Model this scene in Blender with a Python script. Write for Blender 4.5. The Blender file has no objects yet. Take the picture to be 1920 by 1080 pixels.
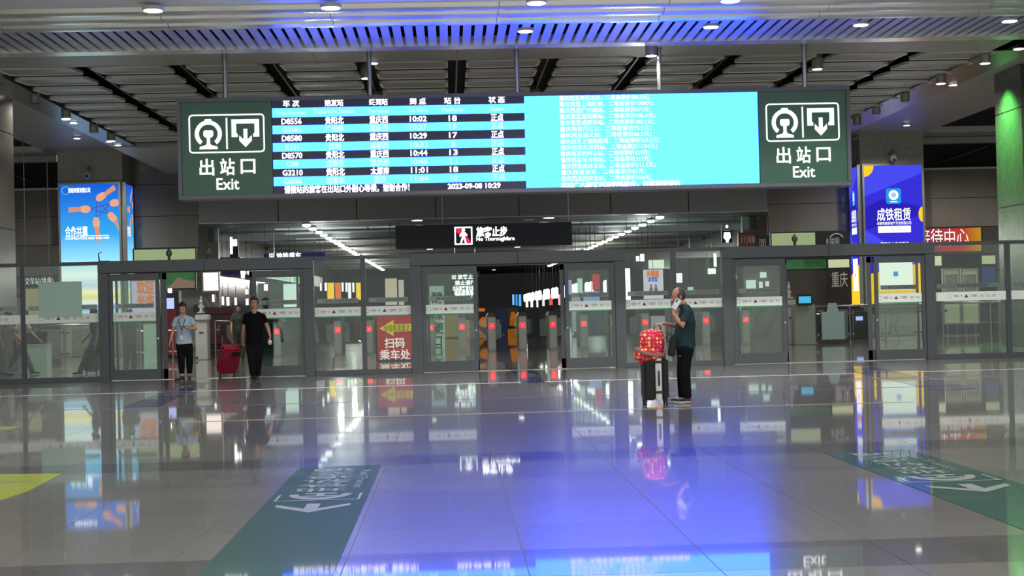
import bpy, bmesh, math, random
import numpy as np
from mathutils import Vector, Matrix
random.seed(7)
S = bpy.context.scene
COL = S.collection
PI = math.pi

# ------------------------------------------------------------------ camera
F = 2800.0; EYE = 1.4
def cam_basis(vx=844.5, vy=580.0, r=0.0248):
    d1 = Vector((vx-960, 540-vy, F)); d2 = Vector((1, r, 0))
    y = d1.normalized(); u = d1.cross(d2).normalized()
    if u.y < 0: u = -u
    x = y.cross(u)
    if x.x < 0: x = -x
    return x, y, u
BX, BY, BU = cam_basis()                 # world axes written in camera coordinates (right, up, forward)
cd = bpy.data.cameras.new('camera'); cam = bpy.data.objects.new('camera', cd); COL.objects.link(cam)
cd.sensor_width = 36; cd.lens = F/1920*36; cd.clip_end = 500
right = Vector((BX.x, BY.x, BU.x)); up = Vector((BX.y, BY.y, BU.y)); fwd = Vector((BX.z, BY.z, BU.z))
R = Matrix((right, up, -fwd)).transposed()
cam.matrix_world = Matrix.Translation((0, 0, EYE)) @ R.to_4x4()
S.camera = cam
# ------------------------------------------------------------------ exposure, world, added hall fill light
S.view_settings.view_transform = 'Standard'; S.view_settings.look = 'None'
S.view_settings.gamma = 1; S.view_settings.use_curve_mapping = False
S.view_settings.exposure = 0.0
w = bpy.data.worlds.new('world'); S.world = w; w.use_nodes = True
w.node_tree.nodes['Background'].inputs[0].default_value = (0.80, 0.84, 0.80, 1)
w.node_tree.nodes['Background'].inputs[1].default_value = 1.2
def area(name, loc, size, power, col=(1, .97, .9), rot=(0, 0, 0)):
    l = bpy.data.lights.new(name, 'AREA'); l.shape = 'RECTANGLE'; l.size, l.size_y = size
    l.energy = power; l.color = col
    o = bpy.data.objects.new(name, l); COL.objects.link(o); o.location = loc; o.rotation_euler = rot
    return o
# added fill rows, unseen above the frame, lighting the floor and people
for yy in (2, 9, 16, 22):
    area('hall_fill', (1, yy, 6.75), (24, 1.2), 620)

# ------------------------------------------------------------------ helpers
def P(px, py, Y):
    r = Vector((px-960, 540-py, F)); q = Vector((BX.dot(r), BY.dot(r), BU.dot(r))); t = Y/q.y
    return Vector((q.x*t, Y, q.z*t+EYE))
def G(px, py, Z=0.0):
    r = Vector((px-960, 540-py, F)); q = Vector((BX.dot(r), BY.dot(r), BU.dot(r))); t = (Z-EYE)/q.z
    return Vector((q.x*t, q.y*t, Z))
def lin(c):
    c = c/255.0
    return c/12.92 if c <= .04045 else ((c+.055)/1.055)**2.4
def rgb(r, g, b): return (lin(r), lin(g), lin(b), 1)
MATS = {}
def mat(name, col, rough=.5, metal=0, spec=.5, noise=0, nscale=20, coat=0, coatr=.03, bump=0, emit=None, es=0, alpha=1):
    if name in MATS: return MATS[name]
    m = bpy.data.materials.new(name); m.use_nodes = True; nt = m.node_tree; b = nt.nodes['Principled BSDF']
    col = tuple(col) if len(col) == 4 else tuple(col)+(1,)
    b.inputs['Base Color'].default_value = col; b.inputs['Roughness'].default_value = rough
    b.inputs['Metallic'].default_value = metal; b.inputs['Specular IOR Level'].default_value = spec
    b.inputs['Coat Weight'].default_value = coat; b.inputs['Coat Roughness'].default_value = coatr
    if emit is not None:
        b.inputs['Emission Color'].default_value = tuple(emit)[:3]+(1,); b.inputs['Emission Strength'].default_value = es
    if noise or bump:
        tc = nt.nodes.new('ShaderNodeTexCoord'); n = nt.nodes.new('ShaderNodeTexNoise')
        n.inputs['Scale'].default_value = nscale; n.inputs['Detail'].default_value = 4
        nt.links.new(tc.outputs['Object'], n.inputs['Vector'])
        if noise:
            r = nt.nodes.new('ShaderNodeValToRGB')
            r.color_ramp.elements[0].position = .3; r.color_ramp.elements[1].position = .7
            r.color_ramp.elements[0].color = tuple(c*(1-noise) for c in col[:3])+(1,)
            r.color_ramp.elements[1].color = tuple(min(1, c*(1+noise)) for c in col[:3])+(1,)
            nt.links.new(n.outputs['Fac'], r.inputs[0]); nt.links.new(r.outputs[0], b.inputs['Base Color'])
        if bump:
            bp = nt.nodes.new('ShaderNodeBump'); bp.inputs['Strength'].default_value = bump; bp.inputs['Distance'].default_value = .01
            nt.links.new(n.outputs['Fac'], bp.inputs['Height']); nt.links.new(bp.outputs[0], b.inputs['Normal'])
    MATS[name] = m
    return m
def emis(name, col, s=1.0):
    if name in MATS: return MATS[name]
    m = bpy.data.materials.new(name); m.use_nodes = True; nt = m.node_tree; nt.nodes.clear()
    e = nt.nodes.new('ShaderNodeEmission'); o = nt.nodes.new('ShaderNodeOutputMaterial')
    e.inputs[0].default_value = tuple(col)[:3]+(1,); e.inputs[1].default_value = s
    nt.links.new(e.outputs[0], o.inputs[0]); MATS[name] = m
    return m
def glass_mat(name, tint=(.88, .93, .9), rough=0.0):
    m = bpy.data.materials.new(name); m.use_nodes = True; nt = m.node_tree; nt.nodes.clear()
    o = nt.nodes.new('ShaderNodeOutputMaterial'); mx = nt.nodes.new('ShaderNodeMixShader')
    t = nt.nodes.new('ShaderNodeBsdfTransparent'); g = nt.nodes.new('ShaderNodeBsdfGlossy'); f = nt.nodes.new('ShaderNodeFresnel')
    t.inputs[0].default_value = tint+(1,); g.inputs['Roughness'].default_value = rough; f.inputs[0].default_value = 1.5
    nt.links.new(f.outputs[0], mx.inputs[0]); nt.links.new(t.outputs[0], mx.inputs[1]); nt.links.new(g.outputs[0], mx.inputs[2])
    nt.links.new(mx.outputs[0], o.inputs[0]); MATS[name] = m
    return m

WL = {}
def tag(o, label=None, cat=None, group=None, kind=None):
    if label: o['label'] = label
    if cat: o['category'] = cat
    if group: o['group'] = group
    if kind: o['kind'] = kind
    return o
def thing(name, loc, label, cat, group=None):
    o = bpy.data.objects.new(name, None); COL.objects.link(o); o.location = loc; o.empty_display_size = .2
    WL[o.name] = Vector(loc)
    return tag(o, label, cat, group)
class MB:
    def __init__(s): s.v = []; s.f = []; s.mi = []
    def add(s, vs, fs, mi=0):
        n = len(s.v); s.v += [tuple(v) for v in vs]; s.f += [tuple(i+n for i in f) for f in fs]; s.mi += [mi]*len(fs); return s
    def box(s, a, b, mi=0):
        x0, x1 = sorted((a[0], b[0])); y0, y1 = sorted((a[1], b[1])); z0, z1 = sorted((a[2], b[2]))
        vs = [(x0,y0,z0),(x1,y0,z0),(x1,y1,z0),(x0,y1,z0),(x0,y0,z1),(x1,y0,z1),(x1,y1,z1),(x0,y1,z1)]
        return s.add(vs, [(0,3,2,1),(4,5,6,7),(0,1,5,4),(1,2,6,5),(2,3,7,6),(3,0,4,7)], mi)
    def quad(s, pts, mi=0): return s.add(pts, [tuple(range(len(pts)))], mi)
    def cyl(s, a, b, r, r2=None, n=12, mi=0, caps=True):
        a = Vector(a); b = Vector(b); r2 = r if r2 is None else r2
        d = (b-a).normalized(); u = d.orthogonal().normalized(); w_ = d.cross(u)
        vs = []
        for c, rr in ((a, r), (b, r2)):
            for i in range(n):
                t = 2*PI*i/n; vs.append(c+u*math.cos(t)*rr+w_*math.sin(t)*rr)
        fs = [(i, (i+1) % n, n+(i+1) % n, n+i) for i in range(n)]
        if caps: fs += [tuple(range(n-1, -1, -1)), tuple(range(n, 2*n))]
        return s.add(vs, fs, mi)
    def prism(s, pts, y0, y1, mi=0):      # pts in (x,z), extruded along y
        n = len(pts); vs = [(x, y0, z) for x, z in pts]+[(x, y1, z) for x, z in pts]
        return s.add(vs, [tuple(range(n)), tuple(range(2*n-1, n-1, -1))]+[(i, (i+1) % n, n+(i+1) % n, n+i) for i in range(n)], mi)
    def ell(s, c, r, M=None, n=14, m=10, mi=0):
        c = Vector(c); vs = []; fs = []
        for j in range(m+1):
            ph = PI*j/m
            for i in range(n):
                t = 2*PI*i/n; p = Vector((math.sin(ph)*math.cos(t)*r[0], math.sin(ph)*math.sin(t)*r[1], math.cos(ph)*r[2]))
                vs.append(c+(M @ p if M else p))
        for j in range(m):
            for i in range(n): fs.append((j*n+i, (j+1)*n+i, (j+1)*n+(i+1) % n, j*n+(i+1) % n))
        return s.add(vs, fs, mi)
    def tube(s, pts, rad, side=(1, 0, 0), n=14, flat=(False, False), mi=0):
        pts = [Vector(p) for p in pts]; rad = [(r, r) if not isinstance(r, tuple) else r for r in rad]
        side = Vector(side)
        def ext(p, q, r, rq):     # dome
            d = (p-q).normalized(); m_ = min(r); out = []
            for a in (.35, .7, .95): out.append((p+d*m_*math.sin(a*PI/2), tuple(x*math.cos(a*PI/2) for x in r)))
            return out
        seq = list(zip(pts, rad))
        if not flat[0]: seq = ext(pts[0], pts[1], rad[0], rad[1])[::-1]+seq
        if not flat[1]: seq = seq+ext(pts[-1], pts[-2], rad[-1], rad[-2])
        vs = []; K = len(seq)
        for k, (p, r) in enumerate(seq):
            a = seq[max(0, k-1)][0]; b = seq[min(K-1, k+1)][0]; t = (b-a).normalized()
            u = side-t*side.dot(t)
            if u.length < .15: u = Vector((0, 0, 1))-t*t.z
            if u.length < .15: u = Vector((0, 1, 0))-t*t.y
            u.normalize(); v = t.cross(u)
            for i in range(n):
                c_ = 2*PI*i/n; vs.append(p+u*math.cos(c_)*r[0]+v*math.sin(c_)*r[1])
        fs = [(k*n+i, k*n+(i+1) % n, (k+1)*n+(i+1) % n, (k+1)*n+i) for k in range(K-1) for i in range(n)]
        fs += [tuple(range(n-1, -1, -1)), tuple(range((K-1)*n, K*n))]
        return s.add(vs, fs, mi)
    def build(s, name, mats, parent=None, smooth=False, bevel=0, remesh=0, rsm=4, kind=None, label=None):
        if not isinstance(mats, (list, tuple)): mats = [mats]
        off = WL.get(parent.name, Vector((0, 0, 0))) if parent else Vector((0, 0, 0))
        me = bpy.data.meshes.new(name)
        me.from_pydata([(x-off[0], y-off[1], z-off[2]) for x, y, z in s.v], [], s.f)
        for m in mats: me.materials.append(m)
        me.polygons.foreach_set('material_index', s.mi)
        bm = bmesh.new(); bm.from_mesh(me); bmesh.ops.recalc_face_normals(bm, faces=bm.faces)
        if bevel: bmesh.ops.bevel(bm, geom=[e for e in bm.edges if e.is_manifold and e.calc_face_angle(0) > .6], offset=bevel, segments=2, affect='EDGES', clamp_overlap=True)
        bm.to_mesh(me); bm.free()
        if remesh:
            o = bpy.data.objects.new('tmp', me); COL.objects.link(o)
            md = o.modifiers.new('r', 'REMESH'); md.mode = 'VOXEL'; md.voxel_size = remesh
            if rsm:
                sm = o.modifiers.new('s', 'SMOOTH'); sm.iterations = rsm; sm.factor = .5
            dg = bpy.context.evaluated_depsgraph_get(); m2 = bpy.data.meshes.new_from_object(o.evaluated_get(dg))
            bpy.data.objects.remove(o); me = m2; me.name = name
            me.materials.clear()
            for m in mats: me.materials.append(m)
            smooth = True
        if smooth: me.polygons.foreach_set('use_smooth', [True]*len(me.polygons))
        o = bpy.data.objects.new(name, me); COL.objects.link(o)
        if parent: o.parent = parent
        WL[o.name] = off.copy()
        if kind: o['kind'] = kind
        if label: o['label'] = label
        return o
def copy_tree(o, loc=None, parent=None, label=None):
    c = o.copy(); COL.objects.link(c); c.parent = parent
    if loc is not None: c.location = loc
    WL[c.name] = Vector(loc) if loc is not None else WL.get(parent.name, Vector()) if parent else Vector()
    if label: c['label'] = label
    for ch in o.children: copy_tree(ch, None, c)
    return c
def inst(name, me, loc, parent):
    o = bpy.data.objects.new(name, me); COL.objects.link(o); o.parent = parent; o.location = Vector(loc)-WL.get(parent.name, Vector())
    return o
def text(body, c, h, m, parent, name='lettering', w=None, bold=0.0, mirror=False, plane='xz', rot=0, space=1.0, align='CENTER', label=None):
    """flat letters centred on world point c, em height h, facing the hall (-y)"""
    cu = bpy.data.curves.new('t', 'FONT'); cu.body = body; cu.size = h; cu.align_x = align; cu.align_y = 'CENTER'
    cu.resolution_u = 2; cu.offset = min(bold, .008)*h; cu.space_character = space
    o = bpy.data.objects.new('t', cu); COL.objects.link(o); bpy.context.view_layer.update()
    me = bpy.data.meshes.new_from_object(o); bpy.data.objects.remove(o); bpy.data.curves.remove(cu)
    n = len(me.vertices)
    if n == 0: return None
    a = np.empty(n*3); me.vertices.foreach_get('co', a); a = a.reshape(-1, 3)
    cx = (a[:, 0].min()+a[:, 0].max())/2 if align == 'CENTER' else 0; cy = (a[:, 1].min()+a[:, 1].max())/2
    a[:, 0] -= cx; a[:, 1] -= cy
    if w: a[:, 0] *= w/(a[:, 0].max()-a[:, 0].min())
    if mirror: a[:, 0] *= -1
    ca, sa = math.cos(rot), math.sin(rot); x = a[:, 0]*ca-a[:, 1]*sa; y = a[:, 0]*sa+a[:, 1]*ca
    if bold > .012:                       # heavier strokes: the glyph repeated with tiny shifts
        e_ = (bold-.008)*h*.9; bm = bmesh.new(); me.vertices.foreach_set('co', a.reshape(-1))
        sh = ((-1, -1), (-1, 1), (1, -1), (1, 1)); base_ = a.copy(); parts_ = []
        for q in sh: bm.from_mesh(me); parts_.append(base_+np.array([q[0]*e_, q[1]*e_, .0007*len(parts_)]))
        bm.to_mesh(me); bm.free(); a = np.concatenate(parts_)
        x = a[:, 0]*ca-a[:, 1]*sa; y = a[:, 0]*sa+a[:, 1]*ca
    off = WL.get(parent.name, Vector()) if parent else Vector()
    b = np.empty_like(a)
    if plane == 'xz': b[:, 0] = x; b[:, 1] = -a[:, 2]; b[:, 2] = y
    elif plane == 'xy': b[:, 0] = x; b[:, 1] = y; b[:, 2] = a[:, 2]
    elif plane == 'yz': b[:, 0] = 0; b[:, 1] = -x; b[:, 2] = y
    b += np.array([c[0]-off[0], c[1]-off[1], c[2]-off[2]])
    me.vertices.foreach_set('co', b.reshape(-1)); me.materials.clear(); me.materials.append(m); me.name = name; me.update()
    ob = bpy.data.objects.new(name, me); COL.objects.link(ob); WL[ob.name] = off.copy()
    if parent: ob.parent = parent
    if label: ob['label'] = label
    return ob
def joined_text(items, m, parent, name='lettering', **k):
    obs = [text(b, c, h, m, parent, name, **dict(k, **kk)) for b, c, h, kk in items]
    obs = [o for o in obs if o]
    bm = bmesh.new()
    for o in obs: bm.from_mesh(o.data)
    me = bpy.data.meshes.new(name); bm.to_mesh(me); bm.free(); me.materials.append(m)
    for o in obs[1:]: bpy.data.objects.remove(o)
    obs[0].data = me; obs[0]['kind'] = 'stuff'
    return obs[0]

# ------------------------------------------------------------------ materials
def floor_mat(name, c0, c1, c2):
    m = bpy.data.materials.new(name); m.use_nodes = True; nt = m.node_tree; b = nt.nodes['Principled BSDF']
    tc = nt.nodes.new('ShaderNodeNewGeometry'); n = nt.nodes.new('ShaderNodeTexNoise'); n.inputs['Scale'].default_value = 90; n.inputs['Detail'].default_value = 3
    n2 = nt.nodes.new('ShaderNodeTexNoise'); n2.inputs['Scale'].default_value = .9; n2.inputs['Detail'].default_value = 2
    oi = nt.nodes.new('ShaderNodeObjectInfo')
    r = nt.nodes.new('ShaderNodeValToRGB'); r.color_ramp.elements[0].position = .32; r.color_ramp.elements[0].color = c0
    r.color_ramp.elements[1].position = .66; r.color_ramp.elements[1].color = c2
    e = r.color_ramp.elements.new(.45); e.color = c1
    nt.links.new(tc.outputs['Position'], n.inputs['Vector']); nt.links.new(tc.outputs['Position'], n2.inputs['Vector'])
    nt.links.new(n.outputs['Fac'], r.inputs[0])
    hs = nt.nodes.new('ShaderNodeHueSaturation'); mr = nt.nodes.new('ShaderNodeMapRange'); mr.inputs[3].default_value = .94; mr.inputs[4].default_value = 1.06
    nt.links.new(oi.outputs['Random'], mr.inputs[0]); nt.links.new(mr.outputs[0], hs.inputs['Value']); nt.links.new(r.outputs[0], hs.inputs['Color'])
    nt.links.new(hs.outputs[0], b.inputs['Base Color'])
    b.inputs['Roughness'].default_value = .24; b.inputs['Specular IOR Level'].default_value = .65
    b.inputs['Coat Weight'].default_value = .9; b.inputs['Coat IOR'].default_value = 1.5
    mr2 = nt.nodes.new('ShaderNodeMapRange'); mr2.inputs[3].default_value = .012; mr2.inputs[4].default_value = .05
    nt.links.new(n2.outputs['Fac'], mr2.inputs[0]); nt.links.new(mr2.outputs[0], b.inputs['Coat Roughness'])
    MATS[name] = m; return m
granite = floor_mat('polished_granite', rgb(78, 75, 71), rgb(114, 111, 106), rgb(134, 131, 125))
granite_d = floor_mat('dark_granite', rgb(55, 54, 54), rgb(82, 81, 80), rgb(98, 96, 95))
joint_m = mat('joint_grout', rgb(78, 76, 73), .6)
frame_m = mat('grey_coated_aluminium', rgb(74, 79, 84), .42, 0, .5, noise=.05, nscale=3)
frame_d = mat('dark_coated_aluminium', rgb(42, 45, 48), .4)
gap_m = mat('black_gap', rgb(10, 10, 11), .7)
steel = mat('brushed_steel', rgb(165, 168, 168), .3, .9)
chrome = mat('chrome', rgb(200, 202, 204), .15, 1)
glass = glass_mat('clear_glass'); 
frost = mat('frosted_film', rgb(240, 246, 240), .5)
greenfilm = mat('green_film', rgb(60, 150, 105), .5)
greyfilm = mat('grey_film', rgb(160, 166, 166), .5)
palegreen = mat('pale_green_board', rgb(178, 208, 192), .5)
ink = mat('dark_ink', rgb(50, 54, 52), .6); ink_red = mat('red_ink', rgb(130, 45, 48), .6); ink_g = mat('green_ink', rgb(120, 160, 140), .6)
louvre_m = mat('satin_aluminium_slat', rgb(165, 168, 174), .42, .45)
rib_m = mat('satin_aluminium_rib', rgb(228, 232, 222), .22, .75)
soffit_n = mat('pale_near_soffit', rgb(205, 212, 196), .4, .2)
soffit_m = mat('warm_grey_soffit', rgb(150, 152, 146), .4, .3)
panel_m = mat('ceiling_panel_coating', rgb(146, 146, 142), .38, .35)
rim_m = mat('ceiling_panel_rim', rgb(205, 204, 198), .4, .2)
void_m = mat('black_plenum', rgb(14, 15, 18), .8)
beam_m = mat('beam_cladding', rgb(95, 97, 95), .28, .3)
side_m = mat('side_ceiling_coating', rgb(170, 168, 170), .35, .2)
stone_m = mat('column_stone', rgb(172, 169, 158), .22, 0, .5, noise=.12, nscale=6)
wallp_m = mat('polished_wall_panel', rgb(116, 111, 104), .14, 0, .6, noise=.05, nscale=1.5)
fascia_m = mat('fascia_panel', rgb(128, 125, 126), .3, .2)
dark_m = mat('dark_wall', rgb(34, 35, 36), .35)
green_m = None
def green_panel():
    m = mat('green_sign_panel', rgb(38, 78, 60), .35, emit=rgb(38, 80, 62), es=.2); return m
green_m = green_panel()
board_frame = mat('board_frame_steel', rgb(88, 92, 100), .4, .4)
white_e = emis('lit_white', (1, 1, 1), 2.2)
letter_e = emis('lit_sign_letter', (1, 1, .97), 1.5)
led_white = emis('led_white', (.9, .8, 1), 2.6); led_fare = emis('led_fare_text', (2.0, 1.6, 10), 1.0)
led_cyan = emis('led_blue_field', (.22, 1.05, 17.0), 1.0)
led_cyan2 = emis('led_pale_letter', (.75, 1.6, 6.0), 1.0)
led_dark = mat('led_unlit_row', rgb(26, 28, 48), .4, emit=rgb(22, 24, 52), es=.6)
lamp_e = emis('lamp_lens', (1, .97, .88), 9.0)
black_m = mat('black_plastic', rgb(18, 19, 20), .4)
cream_e = emis('lit_cream', rgb(225, 225, 200), 1.0)
# ================================================================== SETTING
YD = 33.4; YB = 31.4; ZC = 6.85
# ---- floor: substrate, granite tiles with recessed joints
fl = MB().box((-24, -8, -.3), (28, 165, -.004)).build('floor', joint_m, kind='structure')
TW, TL, g = 1.0, 1.0, .003
def tile_mesh(nm, w_, l_, m):
    b = MB(); e = .0015
    b.add([(g/2, g/2, 0), (w_-g/2, g/2, 0), (w_-g/2, l_-g/2, 0), (g/2, l_-g/2, 0), (g/2+e, g/2+e, .012), (w_-g/2-e, g/2+e, .012), (w_-g/2-e, l_-g/2-e, .012), (g/2+e, l_-g/2-e, .012)],
          [(0, 3, 2, 1), (4, 5, 6, 7), (0, 1, 5, 4), (1, 2, 6, 5), (2, 3, 7, 6), (3, 0, 4, 7)])
    o = b.build(nm, m); me = o.data; bpy.data.objects.remove(o); return me
t_light = tile_mesh('floor_tile', TW, TL, granite); t_dark = tile_mesh('floor_tile', TW, .86, granite_d)
# rows: dark band 13.63-14.49 and 7.6-8.3
rows = []
y = 13.63-5*TL-.86-5*TL
seqr = [TL]*5+['d']+[TL]*5+['d']
yy = 13.63-5-.86-5
for k in seqr:
    rows.append((yy, k)); yy += .86 if k == 'd' else TL
YT = yy
for k in range(9): rows.append((yy, TL)); yy += TL
XJ = -.62
n = 0; far = MB(); fard = MB()
for (y0, k) in rows:
    if y0 < 4: continue
    d = k == 'd'; l_ = .86 if d else TL
    # visible half-width at this depth
    xl = G(0, 800)[0]/G(0, 800)[1]*(y0+l_); xr = G(1920, 800)[0]/G(1920, 800)[1]*(y0+l_)
    i0 = math.floor((xl-XJ)/TW)-1; i1 = math.ceil((xr-XJ)/TW)+1
    for i in range(i0, i1):
        if n < 296:
            inst('floor_tile', t_dark if d else t_light, (XJ+i*TW, y0, -.012), fl); n += 1
        else: far.box((XJ+i*TW+g/2, y0+g/2, -.01), (XJ+(i+1)*TW-g/2, y0+l_-g/2, 0))
    for lo, hi in ((-24, XJ+i0*TW), (XJ+i1*TW, 28)):
        (fard if d else far).box((lo, y0+g/2, -.01), (hi-g/2, y0+l_-g/2, 0))
far.box((-24, yy, -.01), (28, 165, 0))
far.box((-24, -8, -.01), (28, rows[0][0] if rows[0][0] >= 4 else [r for r in rows if r[0] >= 4][0][0], 0))
far.build('floor_paving', granite, fl, kind='stuff'); fard.build('floor_paving', granite_d, fl, kind='stuff')

def floorpoly(pts, m, name, parent=None, z=.003, px=True):
    b = MB(); q = [G(*p, z) if px else Vector((p[0], p[1], z)) for p in pts]
    b.v = [tuple(v) for v in q]+[(v[0], v[1], z-.002) for v in q]; n_ = len(q)
    b.f = [tuple(range(n_)), tuple(range(2*n_-1, n_-1, -1))]+[(i, (i+1) % n_, n_+(i+1) % n_, n_+i) for i in range(n_)]; b.mi = [0]*len(b.f)
    return b.build(name, m, parent)
gfilm = mat('green_floor_film', rgb(22, 70, 54), .5, 0, .25, coat=.7, coatr=.03)
wfilm = mat('white_floor_print', rgb(140, 148, 146), .4, coat=.6)
yfilm = mat('yellow_floor_film', rgb(150, 158, 22), .35, coat=.6)
bfilm = mat('blue_floor_film', rgb(42, 44, 76), .35, coat=.7)
thrm = mat('threshold_line', rgb(205, 205, 205), .4)
def strip_sticker(x0, x1, ynear, yfar, label):
    r = thing('floor_sticker', ((x0+x1)/2, (ynear+yfar)/2, 0), label, 'floor sticker')
    f_ = floorpoly([(x0, ynear), (x1, ynear), (x1, yfar), (x0, yfar)], gfilm, 'film', r, px=False)
    cx = (x0+x1)/2
    z = .0045; W = x1-x0
    ya = yfar-3.05
    b = MB()
    def fp(pts, dz=0): b.quad([(cx+u*W/.74, ya+v, z+dz) for u, v in pts])
    # arrow head and stem (points towards the camera)
    fp([(0, -.05), (.27, .28), (.27, .40), (0, .10)]); fp([(0, .10), (-.27, .40), (-.27, .28), (0, -.05)])
    fp([(-.05, .10), (.05, .10), (.05, .42), (-.05, .42)], .001)
    # pictogram: bracket frame, ring, rail
    for s in (-1, 1):
        fp([(s*.30, .62), (s*.32, .62), (s*.32, 1.0), (s*.30, 1.0)]); 
    fp([(-.32, .60), (.32, .60), (.32, .63), (-.32, .63)], .001)
    N = 14
    for i in range(N):
        a0 = PI*1.0*i/N+PI; a1 = PI*1.0*(i+1)/N+PI
        fp([(.24*math.cos(a0), 1.0+.34*math.sin(a0)), (.24*math.cos(a1), 1.0+.34*math.sin(a1)), (.17*math.cos(a1), 1.0+.22*math.sin(a1)), (.17*math.cos(a0), 1.0+.22*math.sin(a0))])
    fp([(-.14, .84), (.14, .84), (.14, .90), (-.14, .90)]); fp([(-.03, .9), (.03, .9), (.03, 1.0), (-.03, 1.0)]); fp([(-.12, 1.0), (.12, 1.0), (.12, 1.06), (-.12, 1.06)])
    b.build('pictogram', wfilm, r)
    for k, ch in enumerate('地铁轨道交通'):
        text(ch, (cx-.03, ya+1.28+k*.29, z), .26, wfilm, r, plane='xy', rot=PI, w=.40, bold=.01)
    text('Rail Transit', (cx+.26, ya+2.0, z), .11, wfilm, r, plane='xy', rot=PI/2+PI, w=1.3)
    return r
strip_sticker(-1.40, -.66, 5.2, 13.62, 'green floor sticker strip with white arrow and pictogram, left of the centre')
strip_sticker(3.38, 4.20, 5.2, 13.62, 'green floor sticker strip with white arrow and pictogram, at the right')
r = thing('floor_sticker', G(40, 900), 'yellow green floor sticker at the left edge of the floor', 'floor sticker')
floorpoly([(-160, 890), (116, 888), (54, 920), (0, 938), (-200, 980)], yfilm, 'film', r)
text('请站在黄线外', G(10, 905)+Vector((-.3, 0, .0045)), .2, wfilm, r, plane='xy', w=1.2)
r = thing('floor_sticker', G(0, 803), 'small yellow floor sticker beyond the larger yellow one at the left', 'floor sticker')
floorpoly([(-60, 802), (38, 799), (20, 805), (-60, 808)], yfilm, 'film', r)
yl = mat('pale_yellow_line', rgb(158, 150, 96), .35, coat=.6)
r = floorpoly([(-3.6, 19.85), (6.2, 19.85), (6.2, 19.97), (-3.6, 19.97)], yl, 'floor_line', px=False)
tag(r, 'thin pale yellow line across the floor beneath the waiting man', 'floor line')
bl = mat('pale_blue_line', rgb(92, 92, 150), .35, coat=.6)
r = floorpoly([(-10.5, 23.2), (14, 23.2), (14, 23.27), (-10.5, 23.27)], bl, 'floor_line', px=False)
tag(r, 'thin violet line across the floor between threshold and yellow line', 'floor line')
r = floorpoly([(-16, 27.9), (18, 27.9), (18, 27.97), (-16, 27.97)], thrm, 'floor_line', px=False)
tag(r, 'long pale line across the floor in front of the glass doors', 'floor line')
def blue_sticker(pts, c, w_, label, txt, n_=2):
    r = thing('floor_sticker', G(*c), label, 'floor sticker')
    floorpoly(pts, bfilm, 'film', r)
    p = G(*c); joined_text([(txt, p+Vector((0, .8*(k-(n_-1)/2), .0045)), .55, dict(w=w_*(.9-.1*k))) for k in range(n_)], wfilm, r, plane='xy')
blue_sticker([(228, 764), (300, 762), (392, 717), (352, 716)], (316, 738), 1.1, 'dark blue floor sticker with small print before the left doorway', '出站请保持通道畅通')
blue_sticker([(955, 692), (1000, 692), (1022, 716), (978, 718)], (988, 704), .5, 'dark blue floor sticker in the middle doorway', '禁止逆行')
blue_sticker([(1578, 692), (1640, 688), (1832, 728), (1762, 733)], (1700, 710), 1.3, 'dark blue floor sticker with small print before the right doorway', '出站请保持通道畅通')

# ---- ceiling
root = MB().box((-26, 16, 9.0), (30, 57, 9.2)).build('ceiling', void_m, kind='structure')
# near flat part (above the ribs); unseen plenum walls added to stop light leaks
MB().box((-26, 14, 6.95), (30, 14.2, 9.0)).box((-26, 56.8, 7.6), (30, 57.0, 9.0)).build('plenum_light_stop', void_m, root)
nearc = MB().box((-26, 14, 6.85), (30, 26.45, 6.95)).build('soffit_panel', soffit_n, root)
# ribs: three stepped channels
prof = []
y0 = 26.45
for k in range(3):
    a = y0+k*.68
    prof += [(a, 6.85), (a+.06, 6.78), (a+.18, 6.75), (a+.36, 6.76), (a+.44, 6.82), (a+.50, 6.85), (a+.66, 6.855)]
prof.append((28.5, 6.85))
for k in range(3):
    pr = [p for p in prof[k*7:(k+1)*7+1]]
    for i in range(-9, 9):
        xa = i*3.05+1.0; b = MB()
        vs = [(xa+.006, p[0], p[1]) for p in pr]+[(xa+3.044, p[0], p[1]) for p in pr]+[(xa+.006, p[0], 7.0) for p in pr]+[(xa+3.044, p[0], 7.0) for p in pr]
        m_ = len(pr); fs = []
        for j in range(m_-1):
            fs += [(j, j+1, m_+j+1, m_+j), (2*m_+j, 3*m_+j, 3*m_+j+1, 2*m_+j+1), (j, 2*m_+j, 2*m_+j+1, j+1), (m_+j, m_+j+1, 3*m_+j+1, 3*m_+j)]
        fs += [(0, m_, 3*m_, 2*m_), (m_-1, 3*m_-1, 4*m_-1, 2*m_-1)]
        b.add(vs, fs).build('ceiling_rib', rib_m, root)
# louvre slats with black slots
sp = (P(1178, 43, 28.5)[0]-P(1022, 44, 28.5)[0])/7.0
sl = MB().box((0, 0, 0), (sp*.70, 2.06, .03)).build('s', louvre_m); bm_ = sl.data; bpy.data.objects.remove(sl)
x0s = P(1022, 44, 28.5)[0]+sp*.15
for i in range(-62, 60):
    inst('louvre_slat', bm_, (x0s+i*sp, 28.5, 6.85), root)
MB().box((-26, 28.4, 7.35), (30, 30.7, 7.4)).build('slot_back', void_m, root)
MB().box((-26, 30.56, 6.80), (30, 31.0, 7.0)).box((-26, 31.0, 6.84), (30, 31.13, 7.0)).build('louvre_edge_trim', rib_m, root)
# smooth panel band behind the louvre
for i in range(-9, 9):
    xa = i*3.05+.28
    MB().box((xa+.005, 31.13, 6.85), (xa+3.045, 32.66, 6.93)).build('soffit_panel', soffit_m, root)
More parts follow.
